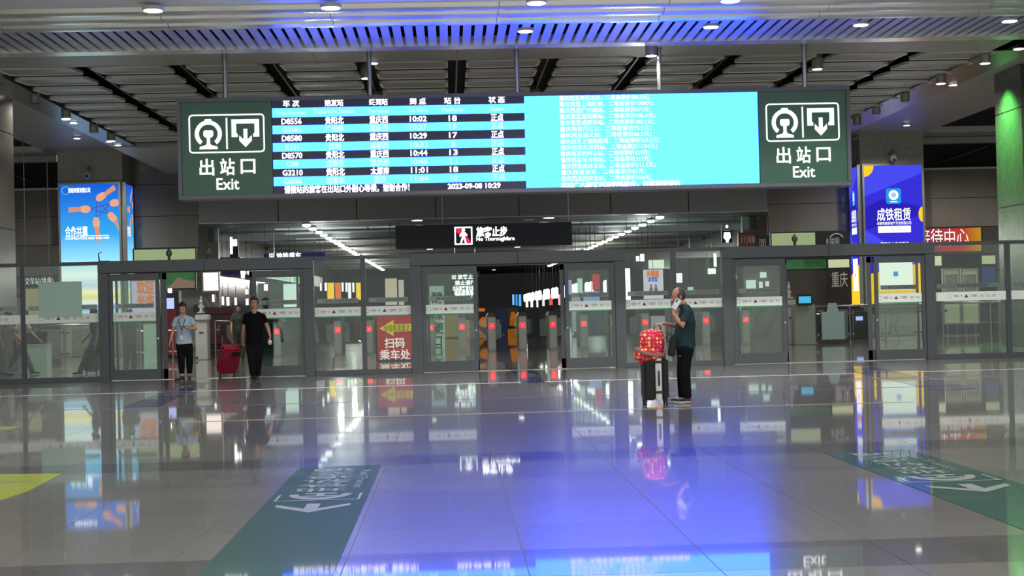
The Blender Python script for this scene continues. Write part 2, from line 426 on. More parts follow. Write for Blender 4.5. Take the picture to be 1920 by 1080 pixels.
# field of rounded panels
def tray(w_, l_, rc=.16):
    def rr(ins, z):
        pts = []
        for (cx, cy, a0) in ((w_/2-rc, l_/2-rc, 0), (-w_/2+rc, l_/2-rc, PI/2), (-w_/2+rc, -l_/2+rc, PI), (w_/2-rc, -l_/2+rc, 1.5*PI)):
            for k in range(4):
                a = a0+PI/2*k/3; r_ = rc-ins if rc > ins else .01
                pts.append((cx+r_*math.cos(a), cy+r_*math.sin(a), z))
        return pts
    b = MB(); L = [rr(0, .07), rr(0, 0), rr(.035, 0), rr(.05, .022)]
    vs = sum(L, []); n_ = 16; fs = []; mi = []
    for k in range(3):
        for i in range(n_): fs.append((k*n_+i, k*n_+(i+1) % n_, (k+1)*n_+(i+1) % n_, (k+1)*n_+i)); mi.append(1)
    fs.append(tuple(range(3*n_, 4*n_))); mi.append(0); fs.append(tuple(range(n_-1, -1, -1))); mi.append(0)
    ta = math.tan(.055)
    b.v = [(x, y_, z+y_*ta) for x, y_, z in vs]; b.f = fs; b.mi = mi
    o = b.build('ceiling_panel', [panel_m, rim_m]); me = o.data; bpy.data.objects.remove(o); return me
tm = tray(1.64, 1.37)
rowY = [33.38+1.46*k for k in range(10)]
gx = [.28+2.05*k for k in range(-5, 6)]
for i, gxx in enumerate(gx):
    cxp = gxx+1.025
    if i == 10: cxp = gxx+.98
    for yv in rowY: inst('ceiling_panel', tm, (cxp, yv, 6.86), root)
# dark plenum deck over the panels, hanger rails in the slots
MB().box((-10, 32.66, 7.25), (12.3, 48.3, 7.3)).build('plenum_deck', void_m, root)
for gxx in gx:
    MB().box((gxx-.02, 32.7, 6.98), (gxx+.02, 48, 7.02)).build('hanger_rail', dark_m, root)
MB().box((-10.6, 48.0, 6.80), (12.2, 57, 6.95)).build('soffit_panel', side_m, root)
# beams at both sides
MB().box((12.15, 31.13, 6.85), (13.17, 57, 7.9)).build('beam', beam_m, kind='structure')
MB().box((-10.66, 31.13, 6.85), (-9.9, 57, 7.9)).build('beam', beam_m, kind='structure')
# side bays: flat ceiling with a light well, end wall, clerestory
for s, xa, xb, wx in ((1, 13.17, 30, 17.93), (-1, -26, -10.66, -14.75)):
    b = MB()
    lo, hi = (wx, 30) if s > 0 else (-26, wx)
    ylo, yhi = 40, 54.6 if s > 0 else 55.1
    b.box((xa, 31.13, 7.6), (xb, ylo, 7.7)); b.box((xa, yhi, 7.6), (xb, 57, 7.7))
    if s > 0: b.box((xa, ylo, 7.6), (wx, yhi, 7.7))
    else: b.box((wx, ylo, 7.6), (xb, yhi, 7.7))
    b.build('side_ceiling', side_m, root)
    MB().box((lo, yhi-.05, 7.52), (hi, yhi+.12, 7.72)).build('light_well_rim', rim_m, root)
    MB().box((lo, ylo, 8.4), (hi, yhi, 8.5)).box((lo, ylo-.1, 7.7), (hi, ylo, 8.5)).box((wx-.05, ylo, 7.7), (wx+.05, yhi, 8.5)).box((lo, yhi, 7.7), (hi, yhi+.1, 8.5)).build('light_well_deck', dark_m, root)

# ---- end wall plane (Y 57) with openings
W = MB()
def wx(px, py=400, Y=57): return P(px, py, Y)[0]
xl, xr = wx(372, 390), wx(1440, 390)
zt, zb = 5.72, 4.90
wl = MB().box((xl, 57, zt), (xr, 57.3, 6.9)).build('wall_back', fascia_m, kind='structure')
for i in range(8):      # fascia panels with dark joints
    xs_ = [372, 522, 669, 817, 973, 1145, 1291, 1440, 1440]
    if i < 7: MB().box((wx(xs_[i])+.015, 56.92, zb), (wx(xs_[i+1])-.015, 57.1, zt)).build('fascia_panel', fascia_m, wl, bevel=.01)
MB().box((xl, 57.08, zb+.02), (xr, 57.4, zt-.02)).build('fascia_backing', gap_m, wl)
MB().box((xl, 56.95, zb-.03), (xr, 57.4, zb)).build('fascia_edge', rim_m, wl)
# polished wall panels left and right of the fascia, over the shop fronts
def wallpan(name, pxa, pxb, z0, z1, m, n_=3):
    a, b_ = wx(pxa), wx(pxb); r = MB().box((a, 57.05, z0), (b_, 57.3, z1)).build(name, gap_m, kind='structure')
    zz = z0; h_ = (z1-z0)/n_
    for k in range(n_): MB().box((a+.01, 57, zz+.01), (b_-.01, 57.1, zz+h_-.01)).build('wall_panel', m, r); zz += h_
wallpan('wall_left', 240, 372, 4.0, 7.6, wallp_m); wallpan('wall_right', 1440, 1612, 3.9, 7.6, wallp_m)
wallpan('wall_left', -120, 108, 4.2, 6.32, wallp_m, 2); wallpan('wall_right', 1731, 2100, 4.1, 6.35, wallp_m, 2)
MB().box((wx(-120), 57.4, 6.3), (wx(108), 57.6, 7.5)).build('clerestory_recess', gap_m, kind='structure')
MB().box((wx(1731), 57.4, 6.3), (wx(2100), 57.6, 7.5)).build('clerestory_recess', gap_m, kind='structure')
MB().box((wx(1731), 56.9, 6.33), (wx(2100), 57.35, 6.4)).box((wx(-120), 56.9, 6.28), (wx(108), 57.35, 6.35)).build('trim_1', rim_m, kind='structure')
MB().box((wx(-120), 57, 7.35), (wx(108), 57.4, 7.65)).box((wx(1731), 57, 7.35), (wx(2100), 57.4, 7.65)).build('trim_2', side_m, kind='structure')
# clerestory window bars
for a_, b_ in (((5, 318), (70, 345)), ((1752, 308), (1850, 274))):
    p = P(*a_, 57.2); q = P(*b_, 57.2)
    MB().cyl(p, q, .05, n=8).build('trim_3', dark_m, kind='structure')
# dark shop backs behind the side openings
MB().box((-26, 60.0, 0), (wx(385), 60.3, 7.6)).build('wall_left', mat('shop_wall', rgb(150, 145, 137), .3), kind='structure')
MB().box((wx(1420), 60.0, 0), (30, 60.3, 7.6)).build('wall_right', MATS['shop_wall'], kind='structure')
# outer side walls
MB().box((-26.2, 0, 0), (-26, 60, 9)).build('wall_left', wallp_m, kind='structure')
MB().box((30, 0, 0), (30.2, 60, 9)).build('wall_right', wallp_m, kind='structure')
# corridor beyond
cw = mat('corridor_wall', rgb(62, 64, 64), .2)
MB().box((-9.9, 60.3, 0), (-9.6, 150, 4.9)).build('wall_left', cw, kind='structure')
MB().box((13.6, 60.3, 0), (13.9, 150, 4.9)).build('wall_right', cw, kind='structure')
MB().box((-10, 150, 0), (14, 150.3, 5)).build('wall_back', mat('corridor_end', rgb(62, 70, 70), .4), kind='structure')
cc = MB().box((-10.2, 57.3, 4.88), (14.2, 150, 5.05)).build('ceiling', mat('corridor_ceiling', rgb(105, 108, 104), .65), kind='structure')
for k in range(8):
    MB().box((-9.5, 63+k*8.0, 4.80), (13.5, 64.2+k*8.0, 4.88)).build('ceiling_baffle', mat('corridor_baffle', rgb(125, 128, 122), .6), cc)
bk = MB().box((wx(374, 430)+.02, 58.6, 4.25), (wx(1438, 420), 58.66, 4.84)).build('glass_bulkhead', glass_mat('bulkhead_glass', (.8, .86, .9))); tag(bk, 'glass bulkhead strip hanging across the mouth of the corridor', 'glass screen')
# ================================================================== COLUMNS AND LIGHT BOXES
def column(name, x0, x1, y0, y1, z1, label, m=stone_m):
    r = thing(name, ((x0+x1)/2, y0, 0), label, 'column')
    z = 0; k = 0
    hs = [1.25, 2.6, 2.6, 1.21] if z1 > 7.5 else [z1]
    MB().box((x0+.03, y0+.03, 0), (x1-.03, y1-.03, z1)).build('core', gap_m, r)
    for h in hs:
        MB().box((x0, y0, z+.006), (x1, y1, min(z+h, z1)-.006)).build('stone_cladding', m, r, bevel=.012); z += h
    return r
XL0, XL1 = -14.34, -11.98; XR0, XR1 = 15.55, 17.98; YC = 55.6
column('column', XL0, XL1, YC, 57.05, 7.66, 'left square stone column carrying the blue hands light box')
column('column', XR0, XR1, YC, 57.05, 7.66, 'right square stone column carrying the violet light box')
# near columns outside the side beams
gx0 = G(1858, 141, 7.6)
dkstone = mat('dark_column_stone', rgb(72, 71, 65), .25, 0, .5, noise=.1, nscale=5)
gx0 = Vector((15.42, 39.35, 0))
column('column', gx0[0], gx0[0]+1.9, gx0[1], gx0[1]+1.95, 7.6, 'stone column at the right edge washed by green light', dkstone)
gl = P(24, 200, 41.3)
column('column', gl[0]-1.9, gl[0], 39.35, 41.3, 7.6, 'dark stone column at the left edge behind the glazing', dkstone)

def lightbox(xa, xb, z0, z1, yf, side, label, art, ykind):
    """box round the column: front face and one narrow side face; art(draw) draws on both"""
    r = thing('light_box', ((xa+xb)/2, yf, z0), label, 'light box')
    th = .14
    fr = MB(); e = .07
    fr.box((xa-e, yf-th, z0-e), (xb+e, yf, z0)).box((xa-e, yf-th, z1), (xb+e, yf, z1+e)).box((xa-e, yf-th, z0), (xa, yf, z1)).box((xb, yf-th, z0), (xb+e, yf, z1))
    fr.build('frame', steel, r)
    art(r, xa, xb, z0, z1, yf-th+.03, None)
    # side face
    sx = xb+.02 if side > 0 else xa-.02
    xf = XL1 if side > 0 else XR0
    y0, y1 = YC+.08, YC+1.25
    x_ = xf+.12*side
    fr = MB()
    fr.box((xf, y0-.06, z0-e), (x_, y0, z1+e)).box((xf, y1, z0-e), (x_, y1+.06, z1+e)).box((xf, y0, z1), (x_, y1, z1+e)).box((xf, y0, z0-e), (x_, y1, z0))
    fr.build('side_frame', steel, r)
    art(r, y0, y1, z0, z1, xf+.10*side, side)
    return r
def gradient(name, stops, z0, z1, s=1.0):
    m = bpy.data.materials.new(name); m.use_nodes = True; nt = m.node_tree; nt.nodes.clear()
    e = nt.nodes.new('ShaderNodeEmission'); o = nt.nodes.new('ShaderNodeOutputMaterial'); g_ = nt.nodes.new('ShaderNodeNewGeometry')
    sx = nt.nodes.new('ShaderNodeSeparateXYZ'); mr = nt.nodes.new('ShaderNodeMapRange'); mr.inputs[1].default_value = z0; mr.inputs[2].default_value = z1
    r = nt.nodes.new('ShaderNodeValToRGB'); cr = r.color_ramp
    cr.elements[0].position = stops[0][0]; cr.elements[0].color = stops[0][1]; cr.elements[1].position = stops[-1][0]; cr.elements[1].color = stops[-1][1]
    for p, c in stops[1:-1]:
        q = cr.elements.new(p); q.color = c
    nt.links.new(g_.outputs['Position'], sx.inputs[0]); nt.links.new(sx.outputs[2], mr.inputs[0]); nt.links.new(mr.outputs[0], r.inputs[0])
    nt.links.new(r.outputs[0], e.inputs[0]); e.inputs[1].default_value = s; nt.links.new(e.outputs[0], o.inputs[0]); return m
skin_e = emis('poster_skin', rgb(232, 170, 140), 1.05); sleeve_e = emis('poster_skin_shade', rgb(218, 150, 118), 1.0)
line_e = emis('poster_string', rgb(90, 60, 190), 1.0)
blue_grad = gradient('poster_sky', [(0, rgb(190, 225, 235)), (.06, rgb(90, 150, 215)), (.085, rgb(235, 245, 240)), (.13, rgb(235, 220, 140)), (.17, rgb(255, 246, 190)), (.22, rgb(190, 215, 235)), (.30, rgb(238, 250, 240)), (.42, rgb(150, 225, 250)), (.62, rgb(55, 165, 235)), (.98, rgb(25, 95, 215))], 1.55, 6.33, 1.1)
def art_hands(r, a, b, z0, z1, d, side):
    W_ = b-a; Hh = z1-z0
    def pt(u, v, off):   # u left..right, v top..bottom (0..1)
        if side is None: return (a+u*W_, d-off, z1-v*Hh)
        return (d+off*side, a+u*W_, z1-v*Hh)
    MB().quad([pt(0, 0, 0), pt(1, 0, 0), pt(1, 1, 0), pt(0, 1, 0)]).build('poster', blue_grad, r)
    # five hands holding a star of string
    asp = Hh/W_ if side is None else Hh/2.35
    tips = [(.62, .115), (.83, .158), (.78, .215), (.57, .235), (.47, .205)]
    tips = [(.635, .118), (.86, .152), (.83, .232), (.60, .262), (.50, .190)]
    dirs = [(.75, -.45), (1, -.10), (.62, .60), (.12, 1), (-1, .02)]
    hands_ = []
    for (u, v), (dx, dy) in zip(tips, dirs):
        hb = MB(); sb = MB(); hands_.append((hb, sb))
        L_ = math.hypot(dx, dy); dx /= L_; dy /= L_; px_, py_ = -dy, dx
        def q(s, t): return pt(u+(dx*s+px_*t)/2.35*.84, v+(dy*s+py_*t)/Hh*.84, .006)
        palm = [q(-.06, .02), q(-.02, -.10), q(.12, -.17), q(.34, -.15), q(.46, -.09), q(.46, .10), q(.32, .15), q(.12, .16), q(.0, .11)]
        hb.quad(palm); 
        sb.quad([q(.40, -.085), q(1.0, -.13), q(1.0, .11), q(.40, .095)])
        for k in range(4): sb.quad([q(.0+k*.01, -.07+k*.055), q(.20, -.08+k*.055), q(.20, -.068+k*.055), q(.0+k*.01, -.058+k*.055)])
    # clip all to the poster by clamping
    def clampm(mb):
        out = []
        for v in mb.v:
            v = list(v); i = 0 if side is None else 1
            v[i] = min(max(v[i], min(a, b)+.005), max(a, b)-.005); v[2] = min(v[2], z1-.005); out.append(tuple(v))
        mb.v = out
    for hb, sb in hands_:
        clampm(hb); clampm(sb)
        h_ = hb.build('hand_print', skin_e, r); sb.v = [(v[0]-(0 if side else 0), v[1]-(.002 if side is None else 0), v[2]) if side is None else (v[0]+.002*side, v[1], v[2]) for v in sb.v]; sb.build('arm_print', sleeve_e, h_, kind='stuff')
    lb = MB()
    for i in range(5):
        p = tips[i]; q_ = tips[(i+2) % 5]; p0 = Vector((p[0]*2.35, p[1]*Hh)); p1 = Vector((q_[0]*2.35, q_[1]*Hh)); nn = (p1-p0).normalized(); nn = Vector((-nn.y, nn.x))*.014
        lb.quad([pt((p0+nn).x/2.35, (p0+nn).y/Hh, .005), pt((p1+nn).x/2.35, (p1+nn).y/Hh, .005), pt((p1-nn).x/2.35, (p1-nn).y/Hh, .005), pt((p0-nn).x/2.35, (p0-nn).y/Hh, .005)])
    clampm(lb); lb.build('string_print', line_e, r)
    pl = 'xz' if side is None else 'yz'
    if side is None:
        text('合作共赢', pt(.27, .362, .01), .42, white_e, r, w=.82, bold=.01)
        MB().box(pt(.09, .395, .008), pt(.82, .397, .012)).build('rule_print', white_e, r)
        text('COOPERATION AND WIN-WIN', pt(.45, .415, .01), .13, white_e, r, w=1.6)
        text('铁路传媒有限公司', pt(.33, .045, .01), .2, white_e, r, w=.80, bold=.01)
        text('◯', pt(.10, .045, .01), .22, emis('teal_print', rgb(120, 220, 190), 1.2), r)
    else:
        text('合作共赢', pt(.30, .362, .01), .42, white_e, r, plane='yz', w=.5, mirror=True)
def art_rent(r, a, b, z0, z1, d, side):
    W_ = b-a; Hh = z1-z0
    def pt(u, v, off):
        if side is None: return (a+u*W_, d-off, z1-v*Hh)
        return (d+off*side, b-u*W_, z1-v*Hh)
    v1 = emis('poster_violet', rgb(52, 46, 205), 1.15); v2 = emis('poster_violet_light', rgb(66, 70, 225), 1.2); v3 = emis('poster_violet_deep', rgb(40, 34, 175), 1.1)
    yel = emis('poster_yellow', rgb(255, 200, 40), 1.15); wh = emis('poster_white', (1, 1, .93), 1.25); app = emis('poster_app_blue', rgb(40, 150, 225), 1.1)
    MB().quad([pt(0, 0, 0), pt(1, 0, 0), pt(1, 1, 0), pt(0, 1, 0)]).build('poster', v1, r)
    MB().quad([pt(0, .22, .003), pt(1, .06, .003), pt(1, .0, .003), pt(0, 0, .003)]).build('poster_shape', v2, r)
    MB().quad([pt(0, .46, .003), pt(1, .36, .003), pt(1, .30, .003), pt(.3, .24, .003), pt(0, .30, .003)]).build('poster_shape', v3, r)
    MB().quad([pt(0, .78, .004), pt(1, .70, .004), pt(1, 1, .004), pt(0, 1, .004)]).build('poster_shape', yel, r)
    MB().quad([pt(0, .46, .004), pt(.45, .58, .004), pt(0, .72, .004)]).build('poster_shape', v2, r)
    N = 12; q = [pt(0, 0, .005)]+[pt(.17*math.cos(PI/2*k/N), .078*math.sin(PI/2*k/N), .005) for k in range(N+1)]
    MB().quad(q).build('poster_shape', yel, r)
    q = [pt(1-.07*math.sin(PI*k/N), .355-.055*math.cos(PI*k/N), .005) for k in range(N+1)]
    MB().quad(q).build('poster_shape', yel, r)
    # app tile, ring, and texts (square code omitted: plain white card)
    def rrect(u0, v0, u1, v1_, off, m, nm, rc=.035):
        pts = []; ra = rc*W_/Hh
        if side is not None: ra = rc*2.3/Hh
        for (cu, cv, a0) in ((u1-rc, v0+ra, -PI/2), (u1-rc, v1_-ra, 0), (u0+rc, v1_-ra, PI/2), (u0+rc, v0+ra, PI)):
            for k in range(4):
                t = a0+PI/2*k/3; pts.append(pt(cu+rc*math.cos(t), cv+ra*math.sin(t), off))
        return MB().quad(pts).build(nm, m, r)
    rrect(.375, .165, .635, .275, .006, app, 'icon_print')
    N = 16; q = [pt(.505+.085*math.cos(2*PI*k/N), .213+.036*math.sin(2*PI*k/N), .008) for k in range(N)]
    MB().quad(q).build('icon_print', wh, r)
    q = [pt(.505+.045*math.cos(2*PI*k/N), .213+.019*math.sin(2*PI*k/N), .010) for k in range(N)]
    MB().quad(q).build('icon_print', emis('pale_blue_print', rgb(170, 205, 235), 1), r)
    rrect(.44, .258, .57, .264, .010, wh, 'icon_print', rc=.005)
    rrect(.22, .435, .79, .483, .006, wh, 'label_print', rc=.01)
    rrect(.22, .66, .80, .895, .006, wh, 'white_card', rc=.01)
    rrect(.465, .762, .545, .797, .008, app, 'icon_print', rc=.012)
    k = dict(plane='xz') if side is None else dict(plane='yz')
    ws = 1 if side is None else W_/2.3
    text('成铁租赁', pt(.50, .352, .01), .5, wh, r, w=1.28*ws, bold=.015, **k)
    text('成都铁路房地产开发有限公司', pt(.50, .415, .01), .13, wh, r, w=1.30*ws, bold=.01, **k)
    text('一个安心的家', pt(.50, .459, .012), .15, emis('grey_print', rgb(170, 165, 190), 1), r, w=.5*ws, **k)
    text('足不出户选房租房', pt(.50, .572, .01), .24, wh, r, w=1.08*ws, bold=.03, **k)
    text('省心又安全', pt(.50, .612, .01), .28, emis('peach_print', rgb(255, 180, 120), 1.1), r, w=1.0*ws, bold=.03, **k)
p0 = P(113, 348, YC-.1); p1 = P(223, 588, YC-.1)
lightbox(XL0+.10, XL1-.12, 1.55, 6.33, YC, 1, 'tall lit blue poster of five hands holding a string star, on the left column', art_hands, 0)
lightbox(XR0+.10, XR1-.14, 1.16, 6.40, YC, -1, 'tall lit violet and yellow rental poster on the right column', art_rent, 0)
# dark column bases / cameras on columns
def dome_camera(x, y, z, label):
    r = thing('security_camera', (x, y, z), label, 'camera')
    MB().box((x-.05, y+.06, z+.22), (x+.05, y+.40, z+.34)).build('bracket', steel, r, bevel=.01)
    MB().cyl((x, y, z+.20), (x, y, z+.42), .05).build('arm', steel, r)
    b = MB(); b.ell((x, y, z+.08), (.125, .125, .16)); b.build('housing', mat('camera_white', rgb(190, 190, 188), .35), r, smooth=True)
    MB().ell((x, y-.09, z+.0), (.06, .06, .06)).build('lens', black_m, r, smooth=True)
a = P(164, 330, YC-.4); dome_camera(a[0], a[1], a[2]-.02, 'white dome camera on the left column above the blue poster')
a = P(1675, 299, YC-.4); dome_camera(a[0], a[1], a[2]-.02, 'white dome camera on the right column above the violet poster')

# ================================================================== GLAZED FRONT
def fx(px, Y=YD): return P(px, 600, Y)[0]
grp_pane = None
def film(root_, x0, x1, y, txt=True, green=True, grey=True):
    MB().box((x0, y-.006, 1.31), (x1, y-.002, 1.51)).build('frosted_strip', frost, root_)
    if green: MB().box((x0, y-.006, 1.28), (x1, y-.002, 1.31)).build('green_strip', greenfilm, root_)
    if grey: MB().box((x0+.06, y+.008, 1.60), (x1-.06, y+.012, 1.70)).build('grey_strip', greyfilm, root_)
    c = (x0+x1)/2; w_ = x1-x0; s = min(1, w_/1.0)
    k = c-.42*s
    t = text('中铁一卡', (k+.14*s, y-.008, 1.415), .07, ink, root_, w=.20*s)
    text('◯', (k-.05*s, y-.008, 1.415), .072, mat('ring_ink', rgb(50, 130, 95), .5), root_)
    b = MB(); b.prism([(k+.33*s-.045, 1.38), (k+.33*s+.045, 1.38), (k+.33*s, 1.455)], y-.010, y-.007); b.build('logo_print', ink_red if green else ink, root_)
    text('广发银行', (k+.50*s, y-.008, 1.415), .07, ink, root_, w=.18*s)
    text('诚信 · 专业 · 创新', (k+.83*s, y-.008, 1.415), .075, ink_g, root_, w=.36*s)
    if grey: text('中国铁路高铁站CRH◎', (c+.08, y+.006, 1.65), .085, ink, root_, w=min(.75, w_*.7), mirror=True)
def leaf(x0, x1, y, label, glass_x=None, zt_=2.36, side='l', print_=True):
    r = thing('sliding_door', ((x0+x1)/2, y, 0), label, 'door', 'sliding glass door leaves')
    st = .085
    b = MB(); b.box((x0, y-.03, .02), (x0+st, y+.03, zt_)).box((x1-st, y-.03, .02), (x1, y+.03, zt_)).box((x0+st, y-.03, zt_-.15), (x1-st, y+.03, zt_)).box((x0+st, y-.03, .02), (x1-st, y+.03, .24))
    b.build('door_frame', frame_m, r, bevel=.004)
    MB().box((x0+st, y-.005, .24), (x1-st, y+.005, zt_-.15)).build('pane', glass, r)
    film(r, x0+st, x1-st, y-.005)
    sx = x1-st/2 if side == 'l' else x0+st/2
    MB().cyl((sx, y-.04, .92), (sx, y-.028, .92), .018, n=10).build('lock', chrome, r)
    return r
def inner_leaf(x0, x1, y, label, side):
    r = thing('sliding_door', ((x0+x1)/2, y, 0), label, 'door', 'sliding glass door leaves')
    b = MB(); s0, s1 = (x1-.09, x1) if side == 'l' else (x0, x0+.09)
    e0, e1 = (x0, x0+.05) if side == 'l' else (x1-.05, x1)
    b.box((s0, y-.025, .02), (s1, y+.025, 2.36)).box((e0, y-.025, .02), (e1, y+.025, 2.36)).box((x0, y-.025, 2.22), (x1, y+.025, 2.36)).box((x0, y-.025, .02), (x1, y+.025, .24))
    b.build('door_frame', frame_m, r, bevel=.004)
    MB().box((x0+.05, y-.004, .24), (x1-.05, y+.004, 2.22)).build('pane', glass, r)
    return r
def portal(pL, l0, lo1, ro0, r1, pR, jx, desc):
    """posts pL/pR (px ranges), left leaf l0..lo1, opening lo1..ro0, right leaf ro0..r1"""
    a, b_, c, d = fx(pL[0]), fx(pL[1]), fx(pR[0]), fx(pR[1])
    r = thing('door_portal', ((a+d)/2, YD, 0), 'grey metal portal frame '+desc, 'door frame')
    for q, (u, v) in enumerate(((a, b_), (c, d))): MB().box((u, YD-.12, 0), (v, YD+.14, 2.38)).build('post', frame_m, r, bevel=.006)
    j = fx(jx)
    MB().box((a, YD-.12, 2.39), (j-.004, YD+.14, 2.65)).build('lintel_panel', frame_m, r, bevel=.005)
    MB().box((j+.004, YD-.12, 2.39), (d, YD+.14, 2.65)).build('lintel_panel', frame_m, r, bevel=.005)
    MB().box((a+.01, YD-.10, 2.37), (d-.01, YD+.12, 2.39)).build('track', gap_m, r)
    MB().box((b_, YD+.0, 0), (c, YD+.12, .012)).build('threshold', steel, r)
    leaf(fx(l0[0]), fx(l0[1]), YD-.04, 'glass sliding door leaf with white strip, left side of the '+desc.replace('of the ', ''))
    leaf(fx(r1[0]), fx(r1[1]), YD-.04, 'glass sliding door leaf with white strip, right side of the '+desc.replace('of the ', ''), side='r')
    inner_leaf(fx(l0[0])+.12, fx(lo1), YD+.06, 'inner glass door leaf slid behind the left leaf of the '+desc.replace('of the ', ''), 'l')
    inner_leaf(fx(ro0), fx(r1[1])-.12, YD+.06, 'inner glass door leaf slid behind the right leaf of the '+desc.replace('of the ', ''), 'r')
portal((187, 206), (206, 301), 312, 469, (475, 571), (571, 590), 387, 'of the left doorway with a woman standing in it')
portal((771, 792), (792, 896), 898, 1052, (1060, 1154), (1154, 1173), 973, 'of the middle doorway under the dark hanging sign')
portal((1355, 1374), (1374, 1474), 1478, 1629, (1640, 1735), (1735, 1753), 1555, 'of the right doorway before the violet poster')
def bay(edges, label):
    xs_ = [fx(e) for e in edges[0]], [fx(e) for e in edges[1]]
    x0, x1 = xs_[0][0], xs_[-1][1]
    allx = [fx(e) for pr in edges for e in pr]
    a, b_ = min(allx), max(allx)
    r = thing('glazed_screen', ((a+b_)/2, YD, 0), label, 'glass screen')
    MB().box((a, YD-.06, 2.57), (b_, YD+.06, 2.65)).build('top_rail', frame_m, r, bevel=.005)
    MB().box((a, YD-.06, 0), (b_, YD+.06, .11)).build('bottom_rail', frame_m, r, bevel=.005)
    pr = sorted(edges)
    for k, (u, v) in enumerate(pr):
        MB().box((fx(u), YD-.006, .11), (fx(v), YD+.006, 2.57)).build('pane', glass, r)
        film(r, fx(u), fx(v), YD-.006, green=not desc_out(label))
        if k < len(pr)-1: MB().box((fx(v), YD-.05, .11), (fx(pr[k+1][0]), YD+.05, 2.57)).build('mullion', frame_m, r, bevel=.004)
    return r
def desc_out(l): return 'outer' in l
bay([(-110, 40), (48, 187)], 'outer glass screen at the left edge, with a pale green square on it')
bay([(590, 678), (687, 771)], 'glass screen between the left and middle doorways')
bay([(1173, 1259), (1269, 1355)], 'glass screen between the middle and right doorways, behind the waiting man')
bay([(1753, 1887), (1896, 2040)], 'outer glass screen at the right edge')
# pale board fixed to the left screen
a = P(73, 590, YD-.02); b_ = P(153, 530, YD-.02)
r = MB().box((a[0], YD-.03, a[2]-.06), (b_[0], YD-.012, b_[2]+.03)).build('notice_board', palegreen, bevel=.004)
tag(r, 'blank pale green square board stuck on the left glass screen', 'board')
# small sensors on top of the frames
def sensor(px, py, kind, label):
    p = P(px, py, YD); x = p[0]; z = 2.65
    r = thing('security_camera', (x, YD, z), label, 'camera')
    MB().cyl((x, YD, z), (x, YD, z+.09), .03, n=10).build('stem', dark_m, r)
    MB().ell((x, YD, z+.15), (.07, .07, .085)).build('housing', mat('sensor_grey', rgb(80, 88, 82), .4), r, smooth=True)
    MB().cyl((x, YD, z+.20), (x, YD, z+.25), .028, n=10).build('cap', dark_m, r)
sensor(317, 480, 0, 'small round grey camera on top of the left portal frame')
sensor(1490, 452, 0, 'small round grey camera on top of the right portal frame')
sensor(390, 470, 0, 'second round camera on the left portal frame, near the fascia edge')
p = P(188, 490, YD); r = thing('cable_hook', (p[0], YD, 2.65), 'thin black bent hook on top of the left portal post', 'hook')
MB().tube([(p[0]-.02, YD, 2.65), (p[0]-.03, YD, 2.76), (p[0]-.04, YD, 2.82), (p[0]+.03, YD, 2.86)], [.016, .014, .012, .008], n=8).build('hook', black_m, r, smooth=True)
MB().box((p[0]-.02, YD-.02, 2.65), (p[0]+.2, YD+.02, 2.665)).build('base', black_m, r)

# ================================================================== INFORMATION BOARD
K = 88.8
bx0, bz0 = P(510, 188, YB)[0], P(510, 188, YB)[2]
def bX(px): return bx0+(px-510)/K
def bZ(v): return bz0-v/K      # v px below the display top
BL, BR, BT, BBm = -5.61, 8.60, 5.94, 3.82
r = board = thing('information_board', ((BL+BR)/2, YB, BBm), 'long hanging arrivals board with green exit panels at both ends', 'sign')
b = MB(); t = .085
b.box((BL, YB-.02, BT-t), (BR, YB+.5, BT)).box((BL, YB-.02, BBm), (BR, YB+.5, BBm+t)).box((BL, YB-.02, BBm+t), (BL+t, YB+.5, BT-t)).box((BR-t, YB-.02, BBm+t), (BR, YB+.5, BT-t))
b.build('frame', board_frame, r, bevel=.012)
MB().box((BL+t, YB+.4, BBm+t), (BR-t, YB+.48, BT-t)).build('back_panel', dark_m, r)
d0, d1, d2 = bX(509), bX(979.5), bX(1421)
yp = YB+.03
